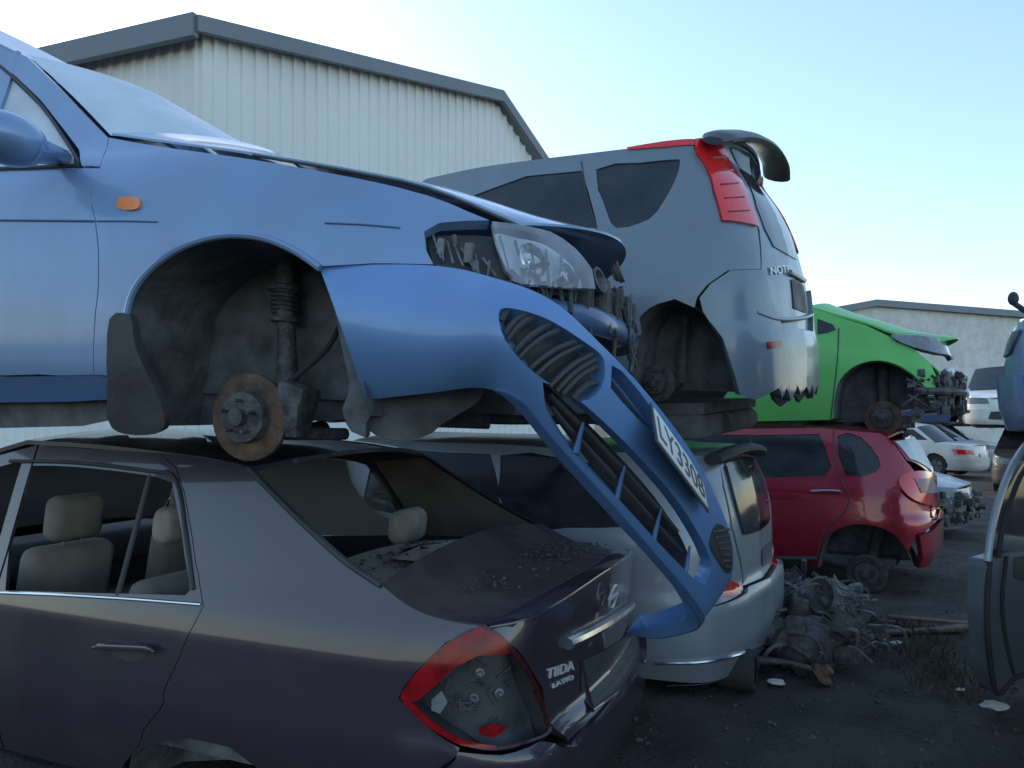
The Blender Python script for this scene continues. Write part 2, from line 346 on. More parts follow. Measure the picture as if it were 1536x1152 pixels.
A.line('window_trim',CHROME,dr,[(2,889),(100,893),(200,899),(303,907)],.007,.004)
A.line('window_seal',BLACK,dr,[(16,692),(110,694),(225,707),(264,720),(279,800),(290,884)],.009,.002)
A.panel('handle_recess_shade',BLACK,dr,A.D(crs([(165,980),(190,992),(215,988),(222,972),(195,960),(168,966)],3,True)),off=.001,th=0,step=.03)  # flat black panel stands for the shade behind the handle
A.line('handle',MAROON,dr,[(148,970),(160,968),(195,969),(228,971),(240,976)],[.008]*3+[.014]*11+[.009]*3,.024,.8)
fen=A.D([('L',-3.41,BZ),('L',-3.61,.76),('L',-3.5,.83)])+[(A.smax*.999,.62),(A.smax*.999,BZ)]
A.panel('front_fender',MAROON,R,fen,step=.09); A.panel('front_fender',MAROON,R,mir(fen),step=.09)
Er=A.E(crs([(374,701),(330,690),(270,681),(150,667),(40,660)],4)+[('L',-2.7,1.40),('L',-3.0,1.33)])
loft('roof',MAROON,R,Er,.055,lambda a:.12*(1-a)**3+.1*a**3)
loft('windscreen',GLASS,R,A.E([('L',-3.02,1.32),('L',-3.2,1.1),('L',-3.5,.83)]),.03,-.15,th=0)
loft('bonnet',MAROON,R,A.E([('L',-3.5,.84),('L',-3.9,.77),('L',-4.4,.63)]),.05,lambda a:-.15)
# boot
seam=A.E(crs([(572,876),(605,903),(640,921),(680,931),(730,937)],4))
BW=.15; boot=loft('boot_lid',MDUST,R,seam,lambda a:.065+.005*a,lambda a:-.02+a*a*BW)
bz=[(735,940),(775,975),(812,1030),(832,1095),(850,1112)]
bn=A.D(bz); s_e,z_e=bn[0]
top=[(s_e*k/6,z_e+.065*(1-(k/6)**2)) for k in range(0,6)]
bf=A.panel('boot_face',MAROON,boot,endp(top+bn+[(.45,.385),(.0,.37)]),step=.05,off=.004,th=.03)
p=seam[-1]; sv=[];sf=[]
for j in range(33):
    q=-1+2*j/32; k1=1-q*q; sv.append(V((p.x+(-.02+BW)*k1-.004,-q*p.y,p.z+.07*k1-.001))); t_=A.Q((-q*s_e,z_e+.065*k1-.001),.004); sv.append(sv[-1].lerp(t_,.5)+V((0,0,.006))); sv.append(t_)
for j in range(32):
    for k in (0,1): sf.append([j*3+k,j*3+k+1,j*3+k+4,j*3+k+3])
mk('boot_lip',sv,sf,MAROON,boot)
lip=MB(); lip.tube([A.Q((q*s_e,z_e+.064*(1-q*q)-.004),-.002) for q in [-1+2*k/24 for k in range(25)]],.011,8,True,.8); lip.build('boot_edge',MAROON,boot)
A.panel('plate_recess_shade',BLACK,bf,A.D([(870,990),(950,938),(962,1002),(885,1066)]),off=.007,th=0,step=.04)  # shade of the plate recess as a flat black panel, no depth cut
A.line('plate_recess_rim',MAROON,bf,[(870,990),(878,1030),(886,1067),(925,1038),(962,1003)],.007,.006,sm=False)
A.line('chrome_strip',CHROME,bf,[(846,964),(880,948),(912,930),(944,908)],.022,.016)
A.text('TIIDA','badge_text',SILV,bf,(817,1018),(858,1004),.034,.008); A.text('LATIO','badge_text',SILV,bf,(826,1032),(857,1018),.016,.008)
ec=A.hit(910,893); c=A.Q(ec,.028); n=A.N(*A.hit(905,915)); x=V((0,1,0)); x=(x-n*x.dot(n)).normalized(); y=n.cross(x)
em=MB(); em.tube([c+(x*math.cos(q)+y*math.sin(q))*.046 for q in [2*math.pi*k/28 for k in range(29)]],.0055,6); em.tube([c-x*.05,c+x*.05],.0085,6); em.build('emblem',SILV,bf)
bt=[(664,1150),(690,1124),(750,1132),(800,1120),(850,1114)]
A.panel('rear_bumper',MAROON,R,endp([(0,.385),(.35,.39)]+list(reversed(A.D(bt)))+A.D([('L',-.62,BZ)])+[(.0,BZ)]),step=.05,off=.04,th=.06)
# tail lamp
tlo=A.D(crs([(720,938),(757,955),(795,1005),(822,1070),(828,1098),(800,1114),(745,1127),(692,1117),(640,1086),(600,1046),(622,1010),(668,965)],3,True))
tli=A.D(crs([(724,954),(752,964),(789,1010),(816,1073),(821,1097),(796,1109),(745,1121),(695,1112),(645,1082),(615,1049),(642,1012),(692,976)],3,True))
lamp=A.panel('tail_lamp',RIM,R,tlo,[tli],step=.03,off=.004,th=.012)
A.panel('lamp_housing',BLACK,lamp,tlo,[tli],off=.0,th=.07,step=.04)
A.panel('lamp_bowl',BLACK,lamp,tli,off=-.065,th=0,step=.04)
A.panel('lens_shard',DRED,lamp,A.D([(757,956),(720,939),(668,966),(622,1011),(601,1046),(612,1054),(630,1050),(654,1028),(686,1000),(718,984),(764,980)]),off=.010,th=.010,step=.03)
A.panel('lens_shard',DRED,lamp,A.D([(604,1052),(640,1087),(692,1118),(745,1127),(745,1118),(694,1108),(646,1078),(618,1050)]),off=.010,th=.010,step=.03)
A.panel('lens_shard',LENS,lamp,A.D([(646,1050),(662,1036),(672,1054),(660,1072),(646,1066)]),off=-.002,th=.003,step=.04)
A.panel('lens_shard',DRED,lamp,A.D([(716,1098),(738,1090),(770,1094),(745,1112),(716,1108)]),off=-.03,th=.006,step=.04)
for u,v in ((718,1018),(708,1056),(757,1048)):
    q=A.hit(u,v); b=MB(); b.lathe([(.001,.026),(.005,.024),(.008,.018),(.008,.0),(.016,-.002),(.016,-.012)],A.Q(q,-.055),A.N(*q),16); b.build('bulb_holder',METAL,lamp)
mb=MB()
for k in range(22): u0=random.uniform(650,790); v0=random.uniform(1000,1095); mb.tube([A.Q(A.hit(u0,v0),-.055),A.Q(A.hit(u0+random.uniform(-30,30),v0+random.uniform(-25,25)),-.05)],.004,5)
mb.build('lamp_wiring',DMETAL,lamp)['kind']='stuff'
A.panel('tail_lamp',DRED,R,mir(tlo),step=.05)
# interior
mb=MB(); mb.box((-2.4,0,.2),(3.6,1.5,.05)); mb.box((-3.45,0,.5),(.08,1.45,.65)); mb.box((-.75,0,.5),(.06,1.4,.6)); mb.build('floor_pan',UNDER,R)
mb=MB(); mb.box((-3.3,0,.74),(.35,1.4,.2),None,.05,3); mb.build('dashboard',BLACK,R)
def seat(y,xb,hz,parent,m=SEAT):
    b=MB(); b.box((xb-.02,y,.62),(.15,.46,.52),Matrix.Rotation(rad(12),3,'Y'),.06,3); b.box((xb-.32,y,.40),(.5,.48,.16),None,.06,3); o=b.build('seat',m,parent)
    h=MB(); h.box((xb+.06,y,hz),(.12,.29,.23),Matrix.Rotation(rad(10),3,'Y'),.055,4); h.tube([(xb+.04,y-.05,hz-.18),(xb+.06,y-.05,hz)],.006);h.tube([(xb+.04,y+.05,hz-.18),(xb+.06,y+.05,hz)],.006); h.build('headrest',m,o)
p=A.pl(112,775,-.38); seat(-.38,p.x-.06,p.z,R); seat(.38,p.x-.06,p.z,R)
p2=A.pl(268,785,-.38); mb=MB(); mb.box((p2.x,0,.56),(.16,1.3,.46),Matrix.Rotation(rad(12),3,'Y'),.06,3); rs=mb.build('rear_seat',SEAT,R)
for q in (A.pl(270,785,-.38),A.pl(612,788,.36)):
    mb=MB(); mb.box(q,(.12,.27,.18),Matrix.Rotation(rad(8),3,'Y'),.06,4); mb.build('headrest',TAN,rs)
p=A.pl(40,815,.36); mb=MB(); mb.tube([p+V((.06*math.sin(q),.18*math.cos(q),.18*math.sin(q))) for q in [2*math.pi*k/32 for k in range(33)]],.016); mb.box(p,(.04,.32,.05),None,.01); mb.box(p+V((0,0,-.08)),(.04,.04,.16),None,.01); mb.build('steering_wheel',GREYP,R)
loft('parcel_shelf',TAN,R,[V((-.64,-.70,.835)),V((-.85,-.70,.84)),V((-1.05,-.68,.845)),V((-1.2,-.66,.83))],lambda a:.02+.03*a,0)
A.panel('pillar_trim',TRIM,R,mir(A.D([(376,706),(420,752),(470,801),(520,844),(560,874),(420,900),(310,890),(296,800),(280,715)])),off=-.03,th=0,step=.08)
A.line('glass_edge',BLACK,R,[(374,703),(420,750),(470,799),(520,843),(572,878)],.013,.002)
mb=MB()
for k in range(560):
    if k%5<2: x_,y_=random.uniform(-1.1,-.62),random.gauss(.0,.22); z_=.86+.03*(1-(y_/.7)**2)
    else: x_=random.uniform(-.6,-.2); y_=random.gauss(.1,.35); z_=.85+.065*(1-(y_/.8)**2)
    if abs(y_)<.66:
        s_=random.uniform(.004,.014); mb.box((x_,y_,z_+s_*.3),(s_,s_*random.uniform(.7,1.6),s_*.7),Matrix.Rotation(random.random()*3,3,'Z'))
gf=mb.build('glass_fragments',CRUMB,R); gf['kind']='stuff'
def scrap(cx,cy,cz,s,m,nm,par):
    bm=bmesh.new(); bmesh.ops.create_grid(bm,x_segments=8,y_segments=8,size=1); bm.verts.index_update()
    for w in bm.verts: w.co=V((w.co.x*s*1.5+random.uniform(-.1,.1)*s,w.co.y*s+random.uniform(-.1,.1)*s,random.uniform(0,.5)*s*(1-abs(w.co.x)*.6)))
    mk(nm,[w.co+V((cx,cy,cz)) for w in bm.verts],[[w.index for w in f.verts] for f in bm.faces],m,par); bm.free()
scrap(-.78,-.12,.885,.13,TAN,'torn_trim',R); scrap(-.72,.28,.88,.11,TAN,'torn_trim',R); scrap(-.9,.05,.89,.08,BLACK,'torn_trim',R)

# ============================================================ BLUE CAR (upper left)
ztB=itp([(-4,1.09),(-1.5,1.09),(-1.1,1.07),(-.6,.97),(-.25,.84),(0,.76)])
dB0=itp([(0,.12),(.25,.05),(.4,.01),(.6,0),(.8,.010),(.95,.035),(1.07,.085),(1.15,.14),(1.6,.30),(1.9,.36)])
B=Car('hatchback','blue car without wheels whose front bumper hangs down, stacked on the maroon sedan','car',(.43,2.765,1.22),18,.80,[(0,0),(-.02,-.3),(-.09,-.52),(-.24,-.68),(-.5,-.77),(-.9,-.80),(-2.2,-.80),(-3.4,-.78),(-4.0,-.7),(-4.2,-.4),(-4.25,0)],
  lambda x,z:dB0(z+(1.07-ztB(x))*smooth((z-.5)/.4)),itp([(.2,.1),(.35,.0),(.6,0),(.75,.03),(.85,.07),(.95,.12)]),(-.1,1.95),pitch=3)
R=B.root
arB=[(168,640),(178,560),(188,480),(200,438),(230,400),(275,370),(330,354),(390,356),(440,375),(480,402),(512,445),(530,500),(543,560),(552,625)]
arc=crs(arB,4)
seamB=[(163,206),(260,222),(380,239),(520,264),(640,292),(735,331)]
hl_l=[(735,331),(700,332),(660,335),(637,348),(640,375),(651,397)]
fenB=B.D(crs(seamB,3)+hl_l[1:]+[(560,396),(480,400)]+crs(arB[1:10],3)[::-1]+[(165,562),(141,560),(143,470),(143,330),(150,250)])
B.panel('fender',BLUE,R,fenB,step=.04,th=.035); B.panel('fender',BLUE,R,mir(fenB),step=.08)
dB=B.D([(141,560),(143,470),(143,330),(150,252),(100,252),(0,255),(-100,258),(-100,565),(0,564)])
do=B.panel('front_door',BLUE,R,dB,step=.06); B.panel('front_door',BLUE,R,mir(dB),step=.1)
ap=B.D([(163,206),(150,250),(122,249),(118,225),(60,150),(0,95),(-60,52),(-60,18),(0,72),(40,84),(100,142)])
B.panel('windscreen_pillar',BLUE,R,ap,step=.05,th=.03); B.panel('windscreen_pillar',BLUE,R,mir(ap),step=.08,th=.03)
wg=B.D([(0,103),(60,160),(108,226),(110,250),(0,253),(-100,256),(-100,45)])
B.panel('side_window',GLASSF,R,wg,off=-.012,th=0,step=.08); B.panel('side_window',GLASSF,R,mir(wg),off=-.012,th=0,step=.1)
B.line('window_seal',BLACK,do,[(118,249),(60,252),(0,254),(-90,257)],.008,.003)
B.line('window_seal',BLACK,do,[(118,246),(108,226),(60,156),(0,99),(-60,58)],.007,.0)
rq=B.D([('L',-2.46,.33),('L',-4.0,.33),('L',-4.15,.95),('L',-3.5,1.6),('L',-2.5,1.66),('L',-2.46,1.07)])
B.panel('rear_quarter',BLUE,R,rq,step=.1); B.panel('rear_quarter',BLUE,R,mir(rq),step=.1)
loft('roof',BLUE,R,B.E([(-15,58),(-60,18),('L',-2.7,1.66),('L',-3.4,1.62)]),lambda a:.05*a,0)
loft('rear_window',GLASSD,R,B.E([('L',-3.42,1.6),('L',-4.1,1.0)]),.05,-.1,th=0)
si=B.D([(-100,568),(140,563),(167,566),(172,600),(100,604),(-100,606)])
B.panel('sill',BLUED,R,si,step=.08,off=-.005); B.panel('sill',BLUED,R,mir(si),step=.08,off=-.005)
sk_=B.D([(-100,603),(100,601),(172,597),(176,632),(100,648),(-100,652)]); B.panel('sill_floor',UNDER,R,sk_,step=.08,off=-.07); B.panel('undertray',UNDER,R,B.D(crs([(540,600),(620,592),(715,590),(720,625),(660,655),(600,676),(545,668),(520,640)],3,True)),step=.06,off=-.1,th=.05)
B.line('body_crease',BLUED,do,[(-60,330),(60,331),(141,332)],.004,.002)  # body crease drawn as a thin darker blue line
B.line('crease',BLUED,R,[(146,332),(190,332),(236,333)],.003,.001)
B.line('crease',BLUED,R,[(488,335),(540,337),(600,342)],.003,.001)
B.panel('side_marker',ORANGE,R,B.D(crs([(180,298),(195,296),(210,298),(213,306),(209,315),(194,317),(180,314),(177,306)],2,True)),off=.008,th=.008,step=.03)
loft('windscreen',GLASSF,R,B.E(crs([(166,203),(110,145),(42,82)],4)),lambda a:.06-.05*a,lambda a:.32-.1*a,th=0)
hood=loft('bonnet',BLUE,R,B.E(crs([(170,201),(260,214),(380,231),(520,254),(640,279),(735,316),(780,336)],3),.006),lambda a:.11-.05*a,lambda a:.28*(2*a-1)**2 if a<.5 else .22*(2*a-1)**2,th=.008)
he=MB(); EE=B.E(crs([(380,233),(520,257),(640,282),(735,320),(780,341)],3)); he.tube(EE,.005,6); he.build('bonnet_edge',BLACK,hood)
well(B,B.D(arc),.42,R)
B.line('arch_lip',BLUE,R,[(186,490),(200,438),(230,400),(275,370),(330,354),(390,356),(440,375),(480,402)],.012,.0)
B.panel('splash_guard',BLACK,R,B.D(crs([(168,478),(200,474),(208,520),(240,590),(252,630),(238,650),(190,650),(166,630),(164,560)],3,True)),off=.012,th=.03,step=.05)
B.panel('arch_liner',UNDER,R,B.D([(476,408),(508,450),(526,505),(540,560),(550,625),(540,665),(515,655),(500,620),(508,560),(495,500)]),off=-.05,th=.03,step=.05)
c=B.pl(372,626,-.64); di=brake(B,c,.148,R)
mb=MB(); mb.box(c+V((.14,.06,.04)),(.11,.12,.17),Matrix.Rotation(rad(15),3,'Y'),.02); mb.box(c+V((.17,.02,.0)),(.05,.05,.12),None,.01); mb.box(c+V((.1,.06,.04)),(.1,.06,.06),None,.01); mb.build('brake_caliper',DMETAL,R)
s0=B.pl(428,430,-.45); s1=B.pl(432,600,-.5)
mb=MB(); mb.tube([s0+V((0,0,.12)),s0,s0.lerp(s1,.25),s0.lerp(s1,.3),s0.lerp(s1,.55),s1],[.03,.04,.044,.034,.034,.045],14)
mb.tube([s0.lerp(s1,.02+.22*k/60)+V((math.cos(k*.6)*.05,math.sin(k*.6)*.05,0)) for k in range(61)],.005,6); mb.lathe([(.001,.02),(.06,.0),(.065,-.015),(.03,-.03)],s0,(0,0,1),20); mb.lathe([(.03,.0),(.06,-.005),(.055,-.02),(.03,-.02)],s0.lerp(s1,.27),(0,0,1),20); mb.build('suspension_strut',DMETAL,R)
mb=MB(); mb.tube([c+V((0,.05,-.02)),c+V((.05,.25,-.05)),c+V((.0,.45,-.05))],[.05,.03,.04],10); mb.tube([c+V((.1,.06,-.05)),c+V((.2,.3,-.05))],.022,8); mb.box(c+V((.02,.08,.02)),(.16,.06,.2),None,.03); mb.tube([c+V((.04,.08,.05)),s1],.035,8); mb.build('steering_knuckle',DMETAL,R)
mb=MB(); mb.tube(crs([c+V((.05,.1,.1)),c+V((.2,.15,.25)),c+V((.18,.3,.4)),c+V((.25,.35,.5))],4),.01,7); mb.build('brake_hose',RUBBER,R)
under(B,R,-1.66,-3.9,.31,.68); under(B,R,-.5,-1.64,.33,.36)
mb=MB(); mb.box((-.95,0,.58),(1.2,.66,.6)); mb.build('engine_bay_block',UNDER,R)
# headlamp
hl=B.D(crs([(640,340),(660,335),(720,333),(760,339),(820,350),(858,374),(886,410),(888,432),(870,438),(830,432),(780,428),(742,416),(700,402),(654,396),(640,370)],2,True))
hp=B.panel('headlamp_housing',BLACK,R,hl,off=-.05,th=0,step=.05)
lz=B.D([(736,336),(756,338),(780,341),(822,351),(842,362),(860,376),(884,406),(889,436),(840,434),(780,429),(756,408),(744,372)])
hlm=B.panel('headlamp',CLEAR,R,lz,off=.012,th=.02,step=.03); rf=B.panel('reflector',SILV,hlm,B.D(crs([(742,341),(780,345),(820,354),(855,378),(882,410),(883,429),(840,427),(782,422),(763,398)],3,True)),off=-.03,th=.0,step=.03)
for u,v,r in ((800,386,.05),(852,408,.032)):
    q=B.hit(u,v); nn=(B.N(*q)+V((.6,0,.1))).normalized(); m_=MB(); m_.lathe([(r*1.1,.012),(r*1.02,.016),(r*.9,.0),(r*.6,-.03),(r*.25,-.045),(.001,-.045)],B.Q(q,-.02),nn,24); m_.lathe([(r*.25,-.045),(r*.2,-.005),(.001,.0)],B.Q(q,-.02),nn,12); m_.build('lamp_bowl',CHROME,hlm)
for k in range(6):
    m_=MB(); m_.tube([B.Q(B.hit(752+k*24,345+k*7),-.022),B.Q(B.hit(770+k*20,418+k*2),-.022)],.0035,5); m_.build('reflector_ridge',METAL,hlm)
mb=MB()
for u,v,r in ((660,362,.022),(682,350,.014),(704,372,.028),(714,394,.018)):
    q=B.hit(u,v); mb.box(B.Q(q,-.03),(r,r*.8,r*2.2),Matrix.Rotation(random.uniform(-.4,.4),3,'X'),.004)
for k in range(9): q=B.hit(648+k*11,343+k*5); q2=B.hit(656+k*11+random.uniform(-14,14),382+k*4); mb.tube([B.Q(q,-.03),B.Q(q2,-.025)],.0035,6)
mb.build('lamp_brackets',METAL,hp)['kind']='stuff'
fp=B.panel('front_panel',UNDER,R,[(.98,.42),(.98,.72),(.7,.80),(.4,.82),(-.4,.82),(-.9,.74),(-.9,.42)],off=-.11,th=.03,step=.08)
B.panel('headlamp',CLEAR,R,[(-.36,.64),(-.34,.80),(-.62,.80),(-.7,.68),(-.5,.62)],off=.0,th=.03,step=.05)
B.panel('headlamp_housing',METAL,R,[(-.38,.66),(-.36,.78),(-.60,.78),(-.64,.68)],off=-.04,th=.0,step=.05)
mb=MB(); mb.tube([B.Q((s,.60),-.05) for s in [.95-.1*k for k in range(19)]],.045,10,True,.6); mb.build('crash_beam',BLUED,R)
mb=MB(); mb.tube([B.Q((s,.74),-.06) for s in [.6-.1*k for k in range(12)]],.022,8)
for s in (.45,.3,.1,-.1,-.3): mb.box(B.Q((s,.68),-.05),(.05,.05,.16),None,.008)
for k in range(30): s=random.uniform(-.5,.75); mb.tube([B.Q((s,random.uniform(.44,.8)),-.03),B.Q((s+random.uniform(-.15,.15),random.uniform(.44,.8)),-.02)],random.uniform(.004,.009),6)
mb.build('radiator_support',DMETAL,R)['kind']='stuff'
for u,v in ((905,418),(935,405)):
    q=B.hit(u,v); mb=MB(); mb.lathe([(.04,-.01),(.045,.01),(.035,.012),(.03,-.02),(.001,-.02)],B.Q(q,-.02),B.N(*q),18); mb.build('lamp_socket',METAL,R)
# mirror
mc=B.pl(10,208,-.95); mi=MB(); mi.ball(mc,(.10,.13,.085),None,24); mi.tube([mc+V((.05,.03,-.02)),B.Q(B.hit(95,236),0)],[.05,.03],10); mo=mi.build('wing_mirror',BLUE,R)
# hanging bumper
cols=[((478,398,2.28),(515,500,2.2),(548,600,2.3)),((645,398,2.14),(640,495,2.05),(640,590,2.15)),((745,418,2.02),(740,500,1.93),(725,582,2.05)),((830,452,2.0),(800,530,1.92),(772,608,2.0)),
((905,520,2.08),(865,600,2.0),(825,674,2.05)),((975,595,2.2),(940,680,2.13),(905,763,2.18)),((1045,690,2.36),(1010,775,2.3),(978,842,2.34)),((1090,785,2.52),(1062,845,2.48),(1030,905,2.5)),((1100,850,2.64),(1080,890,2.63),(1048,938,2.62)),
((1084,888,2.74),(1058,918,2.73),(1024,950,2.72)),((1035,920,2.84),(1010,938,2.83),(986,957,2.82)),((968,942,2.92),(960,948,2.9),(952,954,2.9))]
class Patch(Surf):
    def __init__(self,cols,M,ctr,ks=.19,kt=.44):
        W=[[at(*p) for p in c] for c in cols]; Mi=M.inverted(); n=len(W); self.n=n
        def P(s,t):
            a=s/ks; b=t/kt; i=max(0,min(n-2,int(math.floor(a)))); f=a-i; r=[]
            for k in range(3):
                p1=W[i][k];p2=W[i+1][k]; p0=W[i-1][k] if i>0 else p1*2-p2; p3=W[i+2][k] if i+2<n else p2*2-p1
                r.append((p1*2+(p2-p0)*f+(p0*2-p1*5+p2*4-p3)*f*f+(p1*3-p0-p2*3+p3)*f**3)*.5)
            return Mi@(r[0]*((b-.5)*(b-1)*2)+r[1]*(-4*b*(b-1))+r[2]*(2*b*(b-.5)))
        self.ctr=Mi@V(ctr); self.setup(P,0,ks*(n-1),200,0,kt,40,M); self.ks=ks; self.kt=kt
        nn=self.N(ks*2,kt/2); self.sgn*=1 if nn.dot(P(ks*2,kt/2)-self.ctr)>0 else -1
PB=Patch(cols,B.M,(.3,3.3,1.6))
full=[(0,0),(PB.ks*(PB.n-1),0),(PB.ks*(PB.n-1),PB.kt),(0,PB.kt)]
gr=PB.D(crs([(748,470),(765,462),(820,478),(880,515),(906,540),(902,582),(872,602),(835,582),(790,550),(757,510)],3,True))
up2=PB.D([(918,548),(932,556),(958,586),(980,616),(991,643),(984,652),(960,632),(934,604),(916,582)])
op_u=[(814,573),(852,588),(905,632),(966,693),(1018,753),(1054,812),(1069,848)]; op_l=[(1058,878),(1041,868),(999,826),(926,748),(850,668),(818,612)]
opn=PB.D(crs(op_u,3)+crs(op_l,3))
bu=PB.panel('front_bumper',BLUEB,R,full,[gr,opn,up2],step=.035,th=.05,shrink=0)
lipd=[]
for k in range(31): lipd.append((PB.ks*(2.3+k*.29),PB.kt*.995))
for k in range(30,-1,-1): lipd.append((PB.ks*(2.3+k*.29),PB.kt*(.90 if k>3 else .98-.027*k)))
PB.panel('lower_lip_shade',BLUED,bu,lipd,off=.006,th=.012,step=.05)  # shaded lower bar of the bumper, put in as a darker blue strip
PB.panel('grille_back',BLACK,bu,gr,off=-.05,th=0,step=.05); PB.panel('upper_opening_back',BLACK,bu,up2,off=-.06,th=0,step=.05)
for f in (.3,.6):
    m_=MB(); m_.tube([PB.Q(PB.hit(922+f*20+k*9,556+f*28+k*11.5),-.03) for k in range(7)],.006,6); m_.build('upper_opening_slat',BLUED,bu)
gl=crs([(750,478),(765,520),(795,556),(838,588),(872,602)],4); gu=crs([(765,463),(815,476),(868,510),(898,538),(900,585)],4)
for f in (.06,.15,.24,.33,.42,.51,.6,.69,.78,.87,.95):
    i=f*(len(gl)-1); a=gl[int(i)]; b=gu[int(i)]; pts=[a.lerp(b,k/8)+V((0,-6*math.sin(k/8*3.14))) for k in range(9)]
    s_=MB(); s_.tube([PB.Q(PB.hit(*p),-.012) for p in pts],.009,6,True,.7); s_.build('grille_slat',BLACK,bu)
bk=PB.D(crs(op_u,3)+crs(op_l,3)); PB.panel('opening_back',BLACK,bu,bk,off=-.10,th=0,step=.05)
for f in (.33,.66):
    pu=crs(op_u,3)[1:-1]; pw=crs(op_l[::-1],3)[1:-1]; m_=MB(); k=min(len(pu),len(pw)); m_.tube([PB.Q(PB.hit(*(pu[i].lerp(pw[min(i,len(pw)-1)],f))),-.06) for i in range(1,k-1)],.008,6); m_.build('opening_slat',BLACK,bu)
for uu,vv,u2,v2 in ((866,686,890,640),(928,756,954,706),(985,815,1010,770),(1034,864,1053,828)):
    a=PB.Q(PB.hit(uu,vv),-.02); b=PB.Q(PB.hit(u2,v2),-.05); m_=MB(); m_.tube([a,b],[.032,.012],8,True,.3,(0,1,0)); m_.build('opening_fin',BLUEB,bu)
PB.panel('end_grille',BLACK,bu,PB.D(crs([(1074,785),(1092,800),(1097,840),(1091,860),(1076,842),(1063,815)],3,True)),off=.006,th=.02,step=.04)
for k in range(7): m_=MB(); m_.tube([PB.Q(PB.hit(1067+k*3.0,797+k*8.5),.010),PB.Q(PB.hit(1090+k*.6,793+k*9.5),.010)],.004,6); m_.build('end_grille_slat',DMETAL,bu)
a=B.Mi@at(984,636,2.10); b=B.Mi@at(1057,738,2.37); M3=B.Mi.to_3x3(); X=(b-a).normalized(); Xw=(B.M.to_3x3()@X); Y=M3@V((0,-Xw.z,Xw.y)).normalized(); Y=(Y-X*Y.dot(X)).normalized(); Nn=X.cross(Y); Rm=Matrix((X,Y,Nn)).transposed(); cc=(a+b)/2; Lp=(b-a).length
mb=MB(); mb.box(cc-Nn*.004,(Lp+.025,.142,.005),Rm,.002); pf=mb.build('plate_frame',BLACK,bu)
mb=MB(); mb.box(cc,(Lp,.12,.004),Rm,.0015); pp=mb.build('number_plate',PLATE,bu)
text('LY3308','plate_text',INK,pp,a+X*.014-Y*.040+Nn*.0025,b-X*.014-Y*.040+Nn*.0025,Nn,.080,.001,.0)

# ============================================================ SILVER WAGON (lower middle)
dW=itp([(.05,.1),(.25,.02),(.5,0),(.75,.01),(.9,.035),(1.35,.19),(1.5,.26)])
W=Car('station_wagon','silver station wagon on the ground beneath the grey hatchback, behind the maroon sedan','car',(1.556,4.571,0),31,.90,plan(.90,4.3,.05,.14),lambda x,z:dW(z),itp([(.1,.05),(.3,0),(.5,0),(.57,.04),(.85,.04),(1.1,.08),(1.35,.20),(1.45,.28)]),(-.05,1.55))
R=W.root
railW=[(660,664),(760,667),(880,676),(1000,682),(1056,684),(1078,694)]
tailW=[(1084,730),(1096,790),(1110,845),(1114,872)]
w1=W.D([('L',-2.5,1.31),(672,679),(735,681),(752,786),(672,787),('L',-2.5,.9)]); w2=W.D(crs([(750,683),(850,689),(905,702),(935,740),(955,778),(945,790),(850,792),(764,790)],2,True))
bd=W.D([('L',-4.1,.1),('L',-4.1,.85),('L',-3.3,.95),('L',-2.7,1.36)]+railW+tailW+[(1113,890),(1060,910),(1000,925),(965,936),('L',-.55,.1)])
W.panel('body_side',SILVER,R,bd,[w1,w2],step=.06); W.panel('body_side',SILVER,R,mir(bd),[mir(w1),mir(w2)],step=.1)
for w in (w1,w2):
    W.panel('side_window',GLASSD,R,w,off=-.01,th=0,step=.08); W.panel('side_window',GLASSD,R,mir(w),off=-.01,th=0,step=.1)
loft('roof',SILVER,R,W.E([(1074,690)]+crs(railW[:5],3)[::-1]+[('L',-2.7,1.36),('L',-2.9,1.25)]),.05,lambda a:.06*(1-a)**2)
loft('windscreen',GLASSD,R,W.E([('L',-2.9,1.25),('L',-3.35,.92)]),.03,-.15,th=0); loft('bonnet',SILVER,R,W.E([('L',-3.3,.93),('L',-4.05,.8)]),.05,-.15)
zt=W.hit(1078,694)[1]; tg=W.D([(1078,696),(1086,730),(1098,790),(1112,845),(1116,872)])
tgp=W.panel('tailgate',SILVER,R,endp([(0,zt+.05),(.35,zt+.03)]+tg+[(.4,.55),(0,.53)]),step=.06,shrink=.005)
W.panel('rear_window',GLASSD,tgp,endp([(0,zt+.02),(.4,zt)]+W.D([(1087,700),(1100,750),(1114,801)])+[(.3,.83),(0,.82)]),off=.006,th=.008,step=.06)
W.line('window_seal',BLACK,tgp,[(1087,700),(1100,750),(1114,801)],.008,.008)
sp=MB(); sp.tube([W.Q((s,zt+.045-.05*(s/.7)**2),.05) for s in [.66-.11*k for k in range(13)]],.035,10,True,1.6,(0,0,1)); sp.build('roof_spoiler',BLACK,R)
tl=W.D(crs([(1058,872),(1088,868),(1112,880),(1108,893),(1080,897),(1060,889)],3,True)); W.panel('tail_lamp',REDL,R,tl,off=.008,th=.02,step=.04); W.panel('tail_lamp',REDL,R,mir(tl),off=.008,th=.02,step=.06)
bw=W.panel('rear_bumper',SILVER,R,endp([(0,.52),(.4,.535)]+W.D([(1113,892),(1060,910),(1000,925),(965,936),('L',-.58,.1)])+[(0,.1)]),step=.05,off=.035,th=.06)
W.line('bumper_trim',CHROME,R,[(985,988),(1060,985),(1130,965),(1178,937)],.010,.042)
W.line('bumper_crease',BLACK,bw,[(1000,1022),(1060,1018),(1130,995),(1172,965)],.004,.036)
W.panel('plate_recess_shade',DGREY,tgp,[(-.06,.56),(-.06,.70),(-.46,.70),(-.46,.56)],off=.006,th=0,step=.06)  # recess shade painted as a flat darker grey panel
under(W,R,-.3,-4,.18,.7)
